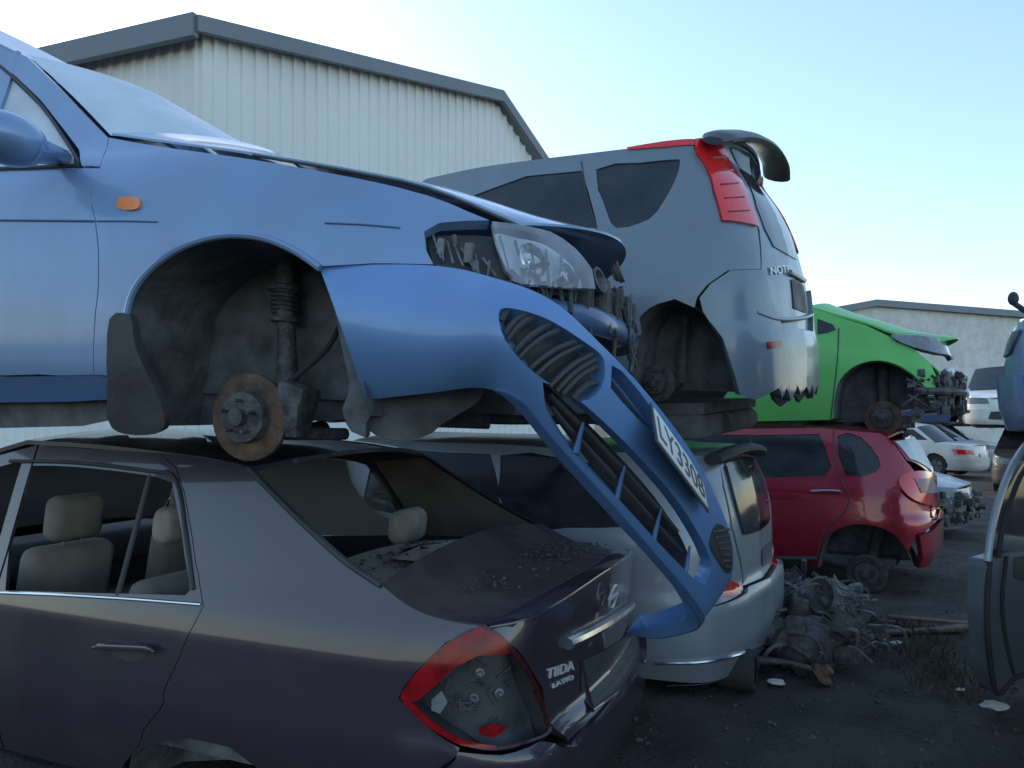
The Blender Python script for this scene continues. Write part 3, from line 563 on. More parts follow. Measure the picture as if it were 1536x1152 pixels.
def tyre(name,label,loc,r,w,ax,parent=None,rimm=METAL):
    b=MB(); b.lathe([(r*.62,-w/2),(r*.93,-w/2),(r,-w*.35),(r,w*.35),(r*.93,w/2),(r*.62,w/2)],loc,ax,32)
    if parent is None: parent=empty(name,label,'tyre',loc); o=b.build('tread',RUBBER,parent)
    else: o=b.build('wheel',RUBBER,parent)
    h=MB(); h.lathe([(r*.62,w*.45),(r*.58,w*.3),(r*.2,w*.38),(r*.001,w*.38)],loc,ax,24)
    for k in range(5):
        q=k*1.2566; ax_=V(ax).normalized(); a_=V((0,0,1)); b_=ax_.cross(a_); d_=a_*math.cos(q)+b_*math.sin(q); h.tube([V(loc)+ax_*w*.4+d_*r*.15,V(loc)+ax_*w*.42+d_*r*.6],r*.09,6)
    h.build('rim',rimm,o if parent.name not in WORLD else parent); return parent
tyre('tyre','worn black tyre on the ground under the rear bumper of the silver wagon',tuple(at(1105,1002,4.2)),.115,.2,(.9,-.43,0),None,RUBBER)

# ============================================================ GREY HATCHBACK (upper middle)
dN=itp([(0,.1),(.3,.03),(.55,0),(.85,.008),(1.0,.035),(1.5,.17),(1.7,.24)])
N_=Car('hatchback','grey tall hatchback with red tail lamp and roof spoiler, stacked on the silver wagon','car',(1.663,4.272,1.33),33,.92,plan(.92,4.0,.05,.15),lambda x,z:dN(z),itp([(.2,.05),(.35,0),(.6,0),(.7,.02),(.95,.04),(1.2,.09),(1.4,.16),(1.6,.28)]),(0,1.85),roll=3)
R=N_.root
arN=[(1106,592),(1098,560),(1082,508),(1052,468),(1012,449),(975,462),(952,490),(945,530),(942,585)]
railN=[(640,268),(720,251),(830,236),(940,223),(1040,210)]
lampN=[(1040,210),(1072,206),(1092,240),(1120,300),(1136,342),(1082,333),(1070,290),(1055,245)]
q1=N_.D(crs([(894,254),(960,244),(1012,239),(1020,243),(1012,272),(985,318),(962,334),(925,342),(910,318)],2,True)); q2=N_.D([('L',-2.1,1.5),(790,264),(872,256),(886,300),(896,342),(790,342),('L',-2.1,1.02)])
bd=N_.D([('L',-3.7,.25),('L',-3.75,.95),('L',-3.2,1.1),('L',-2.6,1.58)]+railN+[(1055,245),(1070,290),(1082,331),(1136,341),(1141,404),(1092,406),(1062,426),(1046,446),(1042,462)]+crs(arN[4:],3)+[('L',-.75,.25)])
N_.panel('body_side',GREY,R,bd,[q1,q2],step=.05,th=.03); N_.panel('body_side',GREY,R,mir(bd),[mir(q1),mir(q2)],step=.1)
for w in (q1,q2): N_.panel('side_window',GLASSD,R,w,off=-.008,th=0,step=.07); N_.panel('side_window',GLASSD,R,mir(w),off=-.008,th=0,step=.1)
N_.line('door_seam',BLACK,R,[(872,242),(880,290),(896,346),(912,390),(922,420)],.004,.0)
loft('roof',GREY,R,N_.E([(1066,207)]+crs(railN,3)[::-1]+[('L',-2.6,1.58)]),.06,lambda a:.08*(1-a)**2)
loft('windscreen',GLASSD,R,N_.E([('L',-2.6,1.57),('L',-3.2,1.1)]),.04,-.15,th=0); loft('bonnet',GREY,R,N_.E([('L',-3.2,1.08),('L',-3.75,.92)]),.05,-.15)
lm=N_.D(crs(lampN[:2],2)+lampN[2:]); la=N_.panel('tail_lamp',REDL,R,lm,off=.016,th=.03,step=.04); N_.panel('tail_lamp',REDL,R,mir(lm),off=.012,th=.03,step=.06)
N_.panel('roof_lamp_strip',REDL,la,N_.D([(940,222),(1040,209),(1050,219),(1000,222),(942,226)]),off=.008,th=.01,step=.04)
for k in range(5):
    mb=MB(); qa=V((1066+k*6,240+k*20)); qb=V((1088+k*8,238+k*20)); mb.tube([N_.Q(N_.hit(*qa.lerp(qb,j/3)),.018) for j in range(4)],.004,6); mb.build('lens_rib',DRED,la)
tgn=N_.D([(1075,208),(1094,242),(1122,300),(1139,345),(1142,403),(1150,445)]); zt=tgn[0][1]
tgp=N_.panel('tailgate',GREY,R,endp([(0,zt+.06),(.35,zt+.04)]+tgn+[(.4,.70),(0,.69)]),step=.05)
N_.panel('rear_window',GLASSD,tgp,endp([(0,zt+.02),(.35,zt)]+N_.D([(1094,222),(1108,252),(1134,312),(1146,344)])+[(.3,1.12),(0,1.11)]),off=.006,th=.01,step=.05)
N_.text('NOTE','badge_text',SILV,tgp,(1155,413),(1184,409),.042,.008)
N_.panel('plate_recess_shade',BLACK,tgp,[(.06,.80),(.06,.97),(-.34,.97),(-.34,.80)],off=.006,th=0,step=.06); N_.line('tailgate_handle',GREY,tgp,[('S',.1,1.0),('S',-.1,1.0),('S',-.36,1.0)],.016,.012,sm=False)  # plate recess is a flat panel, its shade given by black colour
bq=N_.panel('rear_bumper',GREY,R,endp([(0,.68),(.4,.69)]+N_.D([(1150,447),(1141,406),(1092,408),(1064,428),(1049,448),(1054,469),(1082,508),(1098,560),(1106,592),(1126,598)])+[(.52,.36),(.46,.31),(.40,.36),(.3,.29),(.2,.37),(.12,.32),(0,.36)]),step=.05,off=.025,th=.05)
N_.panel('bumper_underside',BLACK,bq,[(.62,.40),(.3,.42),(-.3,.42),(-.62,.40),(-.5,.27),(-.3,.33),(-.1,.26),(.1,.31),(.3,.25),(.45,.29)],off=-.01,th=.02,step=.06)
N_.panel('reflector',DRED,bq,N_.D([(1143,513),(1164,511),(1164,522),(1144,524)]),off=.032,th=.004,step=.04)
N_.line('bumper_crease',GREY,bq,[(1130,470),(1160,480),(1200,478),(1228,466)],.012,.018)
sp=MB(); sp.tube(crs([N_.pl(1070,211,-.62),N_.pl(1086,204,-.5),N_.pl(1118,205,-.15),N_.pl(1145,219,.2),N_.pl(1162,243,.5),N_.pl(1165,266,.70)],4),[.06,.075]+[.09]*30,12,True,.34,(1,0,-.3)); sp.build('spoiler',SPOIL,R)
well(N_,N_.D(crs(arN,3)),.35,R)
c=N_.pl(985,575,-.72); brake(N_,c,.10,R,DMETAL,'brake_drum')
mb=MB(); mb.tube([c+V((0,.05,0)),c+V((.0,.5,.02))],.05,10); mb.tube([c+V((.1,.1,0)),c+V((.0,.1,0))],.03,8);mb.tube([c+V((.1,.1,0)),c+V((.12,.12,.35))],.03,8); mb.tube([c+V((-.0,.1,0)),c+V((-.45,.15,.1))],.04,8); mb.build('rear_axle',DMETAL,R)
under(N_,R,-.4,-3.7,.26,.52)
mb=MB(); mb.box((-.55,-.35,.16),(.3,.4,.14),None,.03); mb.tube([(-.45,-.1,.16),(-.45,.5,.16)],.07,12); mb.tube([(-.5,-.2,.17),(-.5,0,.17)],.05,8); mb.build('exhaust_silencer',UNDER,R)

# ============================================================ RED SUV (lower right)
dR=itp([(0,.1),(.3,.02),(.6,0),(.8,.012),(.95,.05),(1.4,.2),(1.55,.26)])
E_=Car('suv','red suv without wheels resting on its hub on the ground, beneath the green car','car',(3.99,6.955,0),33,.9,plan(.9,4.4,.05,.16),lambda x,z:dR(z),itp([(.2,.06),(.35,0),(.6,0),(.7,.04),(.95,.06),(1.2,.15),(1.42,.28)]),(0,1.6))
R=E_.root
railE=[(1115,643),(1230,642),(1320,650),(1334,658)]
arE=[(1372,852),(1362,830),(1340,801),(1300,787),(1265,791),(1240,806),(1230,836),(1227,852)]
r1=E_.D([('L',-2.6,1.36),(1135,653),(1228,651),(1247,700),(1238,714),(1135,717),('L',-2.6,.95)]); r2=E_.D(crs([(1256,654),(1290,655),(1318,688),(1314,708),(1268,713)],2,True))
bd=E_.D([('L',-4.2,.3),('L',-4.2,.9),('L',-3.6,1.0),('L',-2.9,1.40)]+railE+[(1358,690),(1375,712),(1352,722),(1365,745),(1388,757),(1418,758),(1400,786),(1374,802)]+crs(arE[1:],3)+[(1180,838)])
E_.panel('body_side',RED,R,bd,[r1,r2],step=.06,th=.03); E_.panel('body_side',RED,R,mir(bd),[mir(r1),mir(r2)],step=.12)
for w in (r1,r2): E_.panel('side_window',GLASSD,R,w,off=-.01,th=0,step=.1); E_.panel('side_window',GLASSD,R,mir(w),off=-.01,th=0,step=.12)
loft('roof',RED,R,E_.E([(1330,656)]+railE[:3][::-1]+[('L',-2.9,1.4)]),.05,lambda a:.06*(1-a)); loft('windscreen',GLASSD,R,E_.E([('L',-2.9,1.39),('L',-3.6,1.0)]),.04,-.15,th=0); loft('bonnet',RED,R,E_.E([('L',-3.6,.99),('L',-4.2,.85)]),.05,-.15)
E_.line('door_seam',BLACK,R,[(1250,645),(1254,700),(1272,740),(1268,765),(1235,800),(1226,836)],.006,.0); E_.line('door_seam',BLACK,R,[(1128,650),(1126,720),(1128,840)],.006,.0)
E_.line('handle',CHROME,R,[(1218,738),(1240,737),(1262,738)],.014,.03)
E_.line('sill_trim',BLACK,R,[(1115,836),(1170,837),(1226,838)],.02,.005)
tl=E_.D(crs([(1346,722),(1362,709),(1395,710),(1421,734),(1423,757),(1388,758),(1360,745)],3,True)); tlr=E_.panel('tail_lamp',REDL,R,tl,off=.03,th=.05,step=.05); E_.panel('tail_lamp',REDL,R,mir(tl),off=.012,th=.03,step=.08)
E_.panel('lamp_lens',LENS,tlr,E_.D([(1366,718),(1392,718),(1402,738),(1376,740)]),off=.036,th=.004,step=.05)
tge=E_.D([(1337,660),(1360,690),(1396,712),(1422,735),(1424,758)]); zt=tge[0][1]
tgp=E_.panel('tailgate',RED,R,endp([(0,zt+.04)]+tge+[(.4,.72),(0,.7)]),step=.07)
E_.panel('rear_window',GLASSF,tgp,endp([(0,zt+.02)]+E_.D([(1342,662),(1364,689),(1398,709)])+[(0,.98)]),off=.008,th=.01,step=.07)
E_.panel('rear_bumper',RED,R,endp([(0,.69),(.4,.7)]+E_.D([(1424,761),(1402,787),(1376,803),(1374,850)])+[(0,.25)]),step=.07,off=.025,th=.05)
well(E_,E_.D(crs(arE,3)),.4,R)
c=E_.pl(1300,860,-.72); brake(E_,c,.17,R,DMETAL,'brake_disc')
mb=MB(); mb.tube([c+V((0,.05,0)),c+V((0,.6,.03))],.06,10); mb.tube([c+V((0,.1,0)),c+V((-.5,.1,.1))],.05,8); mb.tube([c+V((.0,.1,0)),c+V((.1,.1,.4))],.05,8); mb.build('rear_axle',DMETAL,R)
under(E_,R,-.3,-4.1,.24,.66)

# ============================================================ GREEN HATCH (upper right)
ztG=itp([(-4,1.0),(-1.2,1.0),(-.6,.9),(-.2,.76),(0,.7)])
dG0=itp([(0,.1),(.25,.02),(.5,0),(.75,.012),(.9,.04),(1.0,.09),(1.45,.24),(1.6,.3)])
G=Car('hatchback','bright green hatchback missing its front bumper and wheel, stacked on the red suv','car',(4.24,7.01,1.25),33,.84,plan(.84,3.9,.08,.2),lambda x,z:dG0(z+(1.0-ztG(x))*smooth((z-.4)/.4)),itp([(.2,.1),(.35,0),(.6,.02),(.75,.08),(.9,.15),(1.5,.3)]),(0,1.7))
R=G.root
arG=[(1250,628),(1252,600),(1260,570),(1285,548),(1320,541),(1355,552),(1385,578),(1397,608)]
seamG=[(1212,461),(1260,476),(1300,488),(1335,505)]
bd=G.D([('L',-3.6,.25),('L',-1.9,.23),(1245,630)]+crs(arG,3)+[(1405,570),(1396,545),(1372,524),(1345,513),(1335,505)]+seamG[::-1][1:]+[('L',-1.35,1.02),('L',-3.6,1.05)])
G.panel('body_side',GREEN,R,bd,step=.06,th=.03); G.panel('body_side',GREEN,R,mir(bd),step=.12)
gh=G.D([('L',-1.25,1.03),('L',-1.95,1.5),('L',-3.2,1.52),('L',-3.65,1.07)]); gw=G.D([('L',-1.5,1.08),('L',-2.0,1.43),('L',-3.1,1.45),('L',-3.4,1.1)])
for f in (lambda p:p,mir): G.panel('cabin_frame',GREEN,R,f(gh),[f(gw)],step=.1); G.panel('side_window',GLASSD,R,f(gw),off=-.01,th=0,step=.12)
G.panel('quarter_glass',GLASSD,R,G.D([(1226,478),(1250,487),(1254,495),(1240,500),(1226,502)]),off=.006,th=.004,step=.05)
loft('roof',GREEN,R,G.E([('L',-1.95,1.5),('L',-3.2,1.52)]),.05,0); loft('windscreen',GLASSD,R,G.E([('L',-1.2,1.02),('L',-1.95,1.5)]),.04,.15,th=0); loft('rear_window',GLASSD,R,G.E([('L',-3.2,1.51),('L',-3.65,1.06)]),.04,-.1,th=0)
loft('bonnet',GREEN,R,G.E(crs([(1214,459),(1260,473),(1300,484),(1345,500),(1400,512)],3),.004),lambda a:.08-.02*a,lambda a:.18*a*a+.1*(1-a)**2)
G.line('door_seam',BLACK,R,[(1258,492),(1256,540),(1246,628)],.006,.0)
G.panel('headlamp_housing',METAL,R,G.D(crs([(1336,506),(1372,504),(1435,515),(1450,528),(1420,534),(1368,522)],3,True)),off=.02,th=.04,step=.05)
G.panel('headlamp',CLEAR,R,G.D(crs([(1335,505),(1372,503),(1437,514),(1452,528),(1420,536),(1366,523)],3,True)),off=.034,th=.01,step=.05)
G.panel('front_panel',UNDER,R,[(.95,.3),(.9,.66),(.4,.70),(-.4,.70),(-.9,.66),(-.95,.3)],off=-.06,th=.03,step=.1)
mb=MB()
for k in range(60): s=random.uniform(-.3,1.0); z=random.uniform(.3,.68); mb.box(G.Q((s,z),random.uniform(-.06,.02)),(random.uniform(.02,.09),random.uniform(.02,.10),random.uniform(.02,.09)),Matrix.Rotation(random.random()*3,3,random.choice('XYZ')),.006)
mb.tube([G.Q((s,.5),-.0) for s in [.9-.15*k for k in range(12)]],.035,8)
for k in range(14): s=random.uniform(-.2,.9); mb.tube([G.Q((s,random.uniform(.3,.6)),.0),G.Q((s+.15,random.uniform(.3,.66)),.01)],.012,6)
mb.build('radiator_support',DMETAL,R)['kind']='stuff'
for u,v in ((1450,565),(1420,560),(1462,588)): mb=MB(); q=G.hit(u,v); mb.box(G.Q(q,.02),(.07,.09,.06),Matrix.Rotation(.5,3,'X'),.01); mb.build('bracket',SILV,R)
well(G,G.D(crs(arG,3)),.4,R)
c=G.pl(1324,627,-.66); brake(G,c,.155,R)
mb=MB(); mb.tube([c+V((0,.06,0)),c+V((0,.5,.0))],.05,8); mb.tube([c+V((0,.1,0)),c+V((-.03,.2,.5))],[.04,.06],10); mb.build('suspension_strut',DMETAL,R)
under(G,R,-1.3,-3.5,.22,.68); under(G,R,-.4,-1.28,.26,.4)

# ============================================================ generic yard cars
dS=itp([(0,.1),(.3,.02),(.6,0),(.85,.03),(.95,.06),(1.4,.22),(1.5,.25)])
def gcar(name,label,loc,yaw,m,kind='sedan',wheels=True,group=None,L=4.2,pitch=0,step=.16,cat='car',bump=True):
    e=itp([(.15,.08),(.3,0),(.55,0),(.62,.03),(.9,.1)])
    c=Car(name,label,cat,loc,yaw,.83,plan(.83,L,.07,.2),lambda x,z:dS(z),e,(0,1.55),pitch=pitch,e2=e,group=group); R=c.root
    if kind=='sedan': ed=[(0,.82),(-.9,.9),(-L+1.2,.88),(-L,.7)]; rl=[(-.85,.9),(-1.4,1.32),(-2.45,1.38),(-3.2,.89)]
    elif kind=='hatch': ed=[(0,.68),(-.95,.9),(-L+.5,.95),(-L,.85)]; rl=[(-.9,.9),(-1.65,1.40),(-L+.75,1.42),(-L+.2,.95)]
    else: ed=[(0,.9),(-.9,.93),(-L+1.1,.92),(-L,.72)]; rl=[(-.1,.92),(-.45,1.38),(-2.5,1.42),(-3.25,.92)]
    zt=itp(ed); S=c.smax; P=lambda s:c.P(s,.7).x
    a1,a2=-.85,-L+.85; low=[(0,.2)]
    for a in (a1,a2):
        for k in range(0,11):
            q=math.pi*k/10; low.append((c.s_at(a+.33*math.cos(q),.3),.2+.44*math.sin(q)))
    low.append((S*.9995,.2)); topl=[(S*.9995*k/30,zt(P(S*.9995*k/30))) for k in range(31)][::-1]
    for f in (lambda p:p,mir): c.panel('body_side',m,R,f(low+topl),step=step,shrink=0)
    poly=c.D([('L',*p) for p in rl]); x0,x1,x2,x3=[p[0] for p in rl]; xm=(x1+x2)/2; h=rl[1][1]-.07; bz=.97
    def win(xa,xb,xc,xd): return c.D([('L',xa,bz),('L',xb,h),('L',xc,h),('L',xd,bz)])
    ws=[win(x0-.2,x1-.06,xm+.04,xm+.04),win(xm-.04,xm-.04,x2+.05,x3+.25)]
    for f in (lambda p:p,mir):
        c.panel('cabin_frame',m,R,f(poly),[f(w) for w in ws],step=step,shrink=0)
        for w in ws: c.panel('side_window',GLASSD,R,f(w),off=-.012,th=0,step=.2)
    E=lambda pts:c.E([('L',*p) for p in pts])
    loft('end_deck',m,R,E([(-.12,zt(-.12)),(-.4,zt(-.4)),(x0,zt(x0))]) if x0<-.5 else E([(-.08,zt(0)),(-.12,zt(-.1))]),.04,lambda a:.1*(1-a)); loft('windscreen',GLASSD,R,E([rl[0],rl[1]]),.04,.12,th=0)
    loft('roof',m,R,E([rl[1],((x1+x2)/2,1.42),rl[2]]),.04,lambda a:.12-.24*a); loft('rear_window',GLASSD,R,E([rl[2],rl[3]]),.04,-.12,th=0)
    loft('deck',m,R,E([(x3,zt(x3)),(-L+.1,zt(-L+.1))]),.04,lambda a:-.1*a)
    for e0 in (0,1):
        sh=(lambda s:s) if not e0 else (lambda s:S-s)
        b=[(sh(.0),.5),(sh(.55),.5),(sh(1.1),.5),(sh(1.15),.22),(sh(0.),.2)] if not e0 else [(S*.9995,.5),(sh(1.1),.5),(sh(1.15),.22),(S*.9995,.2)]
        for f in (lambda p:p,mir):
            if bump or e0: c.panel('bumper',m,R,f(b),off=.03,th=.04,step=.1,shrink=0)
            lampm=REDL if ((e0==0)==(kind!='hatch')) else LENS
            lp=[(sh(.42),.6),(sh(.46),.72),(sh(1.0),.75),(sh(.95),.62)]
            if lampm is LENS: c.panel('lamp_reflector',METAL,R,f(lp),off=.004,th=0,step=.08)
            c.panel('lamp',lampm,R,f(lp),off=.012,th=.01,step=.08)
    if bump:
        c.panel('number_plate',PLATE,R,[(-.2,.52),(.2,.52),(.2,.63),(-.2,.63)],off=.02,th=.004,step=.1)
        if kind=='hatch': c.panel('grille',BLACK,R,endp([(0,.46),(.4,.45),(.45,.3),(0,.28)]),off=.034,th=0,step=.1)
    else:
        mb=MB()
        for k in range(40): s=random.uniform(-.9,.9); z=random.uniform(.25,.66); mb.box(c.Q((s,z),random.uniform(-.02,.06)),(random.uniform(.04,.14),random.uniform(.04,.16),random.uniform(.03,.12)),Matrix.Rotation(random.random()*3,3,random.choice('XYZ')),.006)
        mb.build('exposed_engine',DMETAL,R)['kind']='stuff'
        c.panel('front_opening',UNDER,R,endp([(0,.64),(.9,.62),(.95,.25),(0,.22)]),off=.004,th=0,step=.15)
    under(c,R,-.4,-L+.4,.2,.66)
    for a in (a1,a2):
        for sd in (-1,1):
            if wheels: tyre('','',(a,sd*.72,.30),.30,.19,(0,sd,0),R)
            else: brake(c,V((a,sd*.68,.3)),.14,R,RUST,'brake_disc',sd)
    return c
gcar('sedan','white sedan with red tail lamps standing far back on its wheels',(12.25,19.4,0),52,WHITE,'sedan')
gcar('hatchback','dark charcoal car on the ground under the white hatchback at far right',(10.35,14.6,0),125,DARKCAR,'hatch')
gcar('hatchback','white hatchback with headlamps stacked on the dark charcoal car',(9.9,14.7,1.22),120,WHITE,'hatch',False)
gcar('hatchback','grey car on the ground far behind the red suv',(15.0,22.8,0),35,SILVER,'hatch')
gcar('sedan','navy blue car stacked far behind the green hatchback',(14.8,22.7,1.22),38,DBLUE,'sedan',False)
gcar('hatchback','silver wrecked car just behind the red suv with its engine bay exposed',(6.0,9.75,-.08),42,SILVER,'hatch',bump=False)
rc=gcar('hatchback','silver car at the right edge with its door swung open',(3.78,4.15,0),-90,SILVER,'hatch',False,L=3.8)
uc=gcar('hatchback','blue car with dark mirror at the right edge, stacked on the silver car',(3.555,4.5,1.24),-90,BLUE,'hatch',False,L=3.9)
mb=MB(); mb.ball(uc.Mi@at(1520,448,4.25),(.022,.03,.04),None,16); mb.tube([uc.Mi@at(1521,455,4.25),uc.Mi@at(1550,475,4.25)],.016); mb.build('wing_mirror',BLACK,uc.root)
class PlaneS(Surf):
    def __init__(self,M):
        Mi=M.inverted(); self.ctr=Mi@V((3.2,6,.8))
        self.setup(lambda w,z:Mi@V((2.31+.86*w+.03*math.sin(z*2.2),3.74+.5*w-.05*math.sin(z*2.2),z)),0,.9,60,0,1.6,60,M)
DS=PlaneS(rc.M); sx=lambda pts:[(u+16,v) for u,v in pts]
dp=DS.panel('open_door',DGREY,rc.root,DS.D(sx([(1464,840),(1490,832),(1540,824),(1620,816),(1620,1005),(1540,1008),(1503,1018),(1480,1042),(1468,1005),(1461,920)])),step=.05,th=.09)
DS.line('door_seal',RUBBER,dp,sx([(1467,842),(1463,920),(1469,1000),(1480,1040),(1505,1016),(1545,1006)]),.014,.004)
DS.line('door_seal',RUBBER,dp,sx([(1492,834),(1485,900),(1491,960),(1503,1010)]),.010,.006)
DS.panel('door_trim',BLACK,dp,DS.D(sx([(1505,836),(1540,830),(1600,822),(1600,866),(1530,876),(1504,866)])),off=.006,th=.01,step=.06)
DS.line('window_frame',SILVER,dp,sx([(1465,842),(1471,795),(1485,742),(1506,692),(1535,655),(1590,615)]),.018,.0)
DS.line('window_frame',RUBBER,dp,sx([(1478,836),(1484,795),(1498,748),(1520,702),(1575,652)]),.013,.01)
DS.panel('door_glass',GLASSD,dp,DS.D(sx([(1470,840),(1478,795),(1495,745),(1520,700),(1610,632),(1610,816)])),off=-.02,th=0,step=.08)

# ============================================================ engine parts, planks, litter
def gp(u,v): Z=1.5*F/(v-HV); return at(u,v,Z)
def lump(t,L,ds,m1,m2,seed,n=34,sq=.75):
    rnd=random.Random(seed); L=V(L)
    b=MB(); b.box(L+V((0,0,.18*ds*sq)),(.46*ds,.34*ds,.34*ds*sq),Matrix.Rotation(rnd.random()*2,3,'Z')@Matrix.Rotation(.2,3,'X'),.06*ds,3)
    for k in range(n):
        q=rnd.uniform(0,6.28); h=rnd.uniform(.04,.42)*ds*sq; r=.26*ds; c=L+V((math.cos(q)*r*rnd.uniform(.6,1.1),math.sin(q)*r*rnd.uniform(.5,.9),h)); Rr=Matrix.Rotation(q,3,'Z')@Matrix.Rotation(rnd.uniform(-.9,.9),3,'Y')@Matrix.Rotation(rnd.uniform(-.6,.6),3,'X')
        if k%8==0: s=rnd.uniform(.02,.04)*ds; b.lathe([(.001,s*.9),(s*.6,s*.9),(s*.62,s*.5),(s,s*.45),(s,-s*.6),(s*.4,-s)],c,Rr@V((1,0,rnd.uniform(-.4,.4))),14)
        elif k%4==1: b.box(c,[rnd.uniform(.05,.15)*ds for _ in range(3)],Rr,.02*ds)
        elif k%4==2:
            for j in range(5): b.box(c+Rr@V((0,(j-2)*.028*ds,0)),(.14*ds,.010*ds,rnd.uniform(.06,.14)*ds),Rr,.003)
        else: d=Rr@V((rnd.uniform(.06,.18),0,rnd.uniform(-.06,.06)))*ds; b.tube(crs([c-d,c+V((0,-.03*ds,.03*ds)),c+d],4),rnd.uniform(.008,.022)*ds,7)
    b.build('block',m1,t)
    for k in range(8):
        q=rnd.uniform(3.2,6.2); c=L+V((math.cos(q)*.2*ds,math.sin(q)*.17*ds,rnd.uniform(.15,.42)*ds*sq)); d=c+V((rnd.uniform(-.35,.35),rnd.uniform(-.12,.05),rnd.uniform(-.25,.02)))*ds; e=(c+d)/2+V((rnd.uniform(-.08,.08),-.1,.09))*ds
        d.z=max(d.z,.01); pb=MB(); pb.tube(crs([c,e,d],6),rnd.uniform(.006,.015)*ds,7); pb.build('pipe',m2,t)
for u,v,dy,ds,sd,m1,m2,nm,lb in ((1235,1010,.22,.95,3,DMETAL,UNDER,'engine','dark oily engine lying nearest the wagon bumper'),(1212,925,.1,.95,5,DMETAL,DMETAL,'engine','black engine behind the pale gearbox, close to the red suv'),(1308,985,.2,.66,9,DMETAL,METAL,'engine','small grey engine lump at the right end of the pile')):
    p=gp(u,v); q=(p.x,p.y+dy,-.02); t=empty(nm,lb,'engine',q); lump(t,q,ds,m1,m2,sd)
p=gp(1272,975); g=(p.x,p.y+.3,.0); t=empty('gearbox','pale aluminium ribbed gearbox on top of the engine pile','gearbox',g); lump(t,(g[0],g[1],.12),.74,METAL,METAL,12,52)
L=V(g)+V((-.02,-.10,.30)); ax=V((-.85,-.45,.2)).normalized(); b=MB(); b.lathe([(.001,-.22),(.05,-.21),(.07,-.19),(.09,-.06),(.10,.02),(.12,.08),(.125,.09),(.13,.11),(.11,.12),(.09,.06),(.03,.04),(.001,.04)],L,ax,24)
for k in range(12):
    q=k*math.pi/6; a=ax.orthogonal().normalized(); bb=ax.cross(a); d=a*math.cos(q)+bb*math.sin(q); b.tube([L+ax*-.18+d*.07,L+ax*.02+d*.105,L+ax*.09+d*.122],.009,6)
b.build('bell_housing',METAL,t)
p=gp(1235,1022); t=empty('drive_shaft','rusty brake hub and drive shaft lying before the engine pile','drive shaft',tuple(p)); b=MB(); b.lathe([(.001,.05),(.03,.05),(.035,.01),(.065,.0),(.065,-.02),(.03,-.02)],p+V((0,0,.045)),(.7,-.5,.8),24); b.build('hub',RUST,t); b=MB(); b.tube([p+V((0,.0,.05)),p+V((-.15,.12,.07)),p+V((-.35,.2,.06))],[.022,.014,.03],8); b.build('shaft',DMETAL,t)
for i,(u,v,l,rz,lb) in enumerate(((1375,948,.7,.15,'longest weathered plank on the dirt beside the gearbox'),(1400,938,.6,-.25,'short weathered plank crossing behind the longest plank'),(1425,955,.4,.5,'shortest weathered plank at the right end of the planks'))):
    p=gp(u,v); b=MB(); b.box((p.x,p.y,.01+.025*i),(l,.07,.022),Matrix.Rotation(rz,3,'Z')@Matrix.Rotation(.03*i,3,'Y'),.004); tag(b.build('plank',WOOD),lb,'plank','planks on the dirt')
for i,(u,v,s,lb) in enumerate(((1492,1062,.05,'crumpled pale scrap nearest the open door'),(1440,1035,.02,'small pale scrap left of the crumpled one'),(1165,1025,.04,'pale scrap on the dirt by the worn tyre'),(1345,965,.03,'pale scrap right of the gearbox'))):
    p=gp(u,v); bm=bmesh.new(); bmesh.ops.create_icosphere(bm,subdivisions=2,radius=s)
    for w in bm.verts: w.co=V((w.co.x*1.4,w.co.y,w.co.z*.35))*random.uniform(.6,1.2)
    bm.verts.index_update(); vs=[w.co+V((p.x,p.y,s*.25)) for w in bm.verts]; fs=[[w.index for w in f.verts] for f in bm.faces]; bm.free()
    tag(mk('litter',vs,fs,LITTER,None,None,False),lb,'litter','scraps on the dirt')

# ============================================================ ground
def gz(x,y): return .02*math.sin(x*1.7+y*.9)*math.sin(y*1.3-x*.4)+.008*math.sin(x*7+y*5)+.006*math.sin(x*17-y*13)
G_=mat('dirt_ground',(.022,.020,.018),.88,var=.5,scale=2.2,bump=.9,bscale=32,col2=(.058,.053,.049),dirt=.5,dcol=(.095,.086,.077))
n=110; vs=[];fs=[]
xs=[-3+12*i/n for i in range(n+1)]; ys=[1.5+14*i/n for i in range(n+1)]
ring=[-400,-60]+xs+[70,400]; ringy=[-300,-30]+ys+[60,500]
for y in ringy:
    for x in ring: vs.append(V((x,y,gz(x,y)-.02+random.uniform(-.004,.004) if (-3<x<9 and 1.5<y<15.5) else -.02)))
Wn=len(ring)
for j in range(len(ringy)-1):
    for i in range(Wn-1): fs.append([j*Wn+i,j*Wn+i+1,(j+1)*Wn+i+1,(j+1)*Wn+i])
tag(mk('ground',vs,fs,G_),kind='structure')
mb=MB(); octv=[V((1,0,0)),V((-1,0,0)),V((0,1,0)),V((0,-1,0)),V((0,0,1)),V((0,0,-1))]; octf=[[0,2,4],[2,1,4],[1,3,4],[3,0,4],[2,0,5],[1,2,5],[3,1,5],[0,3,5]]
for k in range(7000):
    y=2.2+7*random.random()**1.5; x=random.uniform(.25,.75)*y*1.0+random.uniform(-.4,.3); s=random.choice([.003,.004,.005,.006,.008,.016 if random.random()<.2 else .005])
    Rm=Matrix.Rotation(random.random()*6,3,'Z')@Matrix.Rotation(random.random()*6,3,'X'); z=gz(x,y)-.02
    mb.add([Rm@V((o.x*s*random.uniform(.7,1.4),o.y*s*random.uniform(.7,1.3),o.z*s*.8))+V((x,y,z+s*.3)) for o in octv],octf)
g=mk('gravel',mb.v,mb.f,STONE,None,None,False); tag(g,'loose grey stones scattered on the dark dirt','gravel',None,'stuff')
mb=MB()
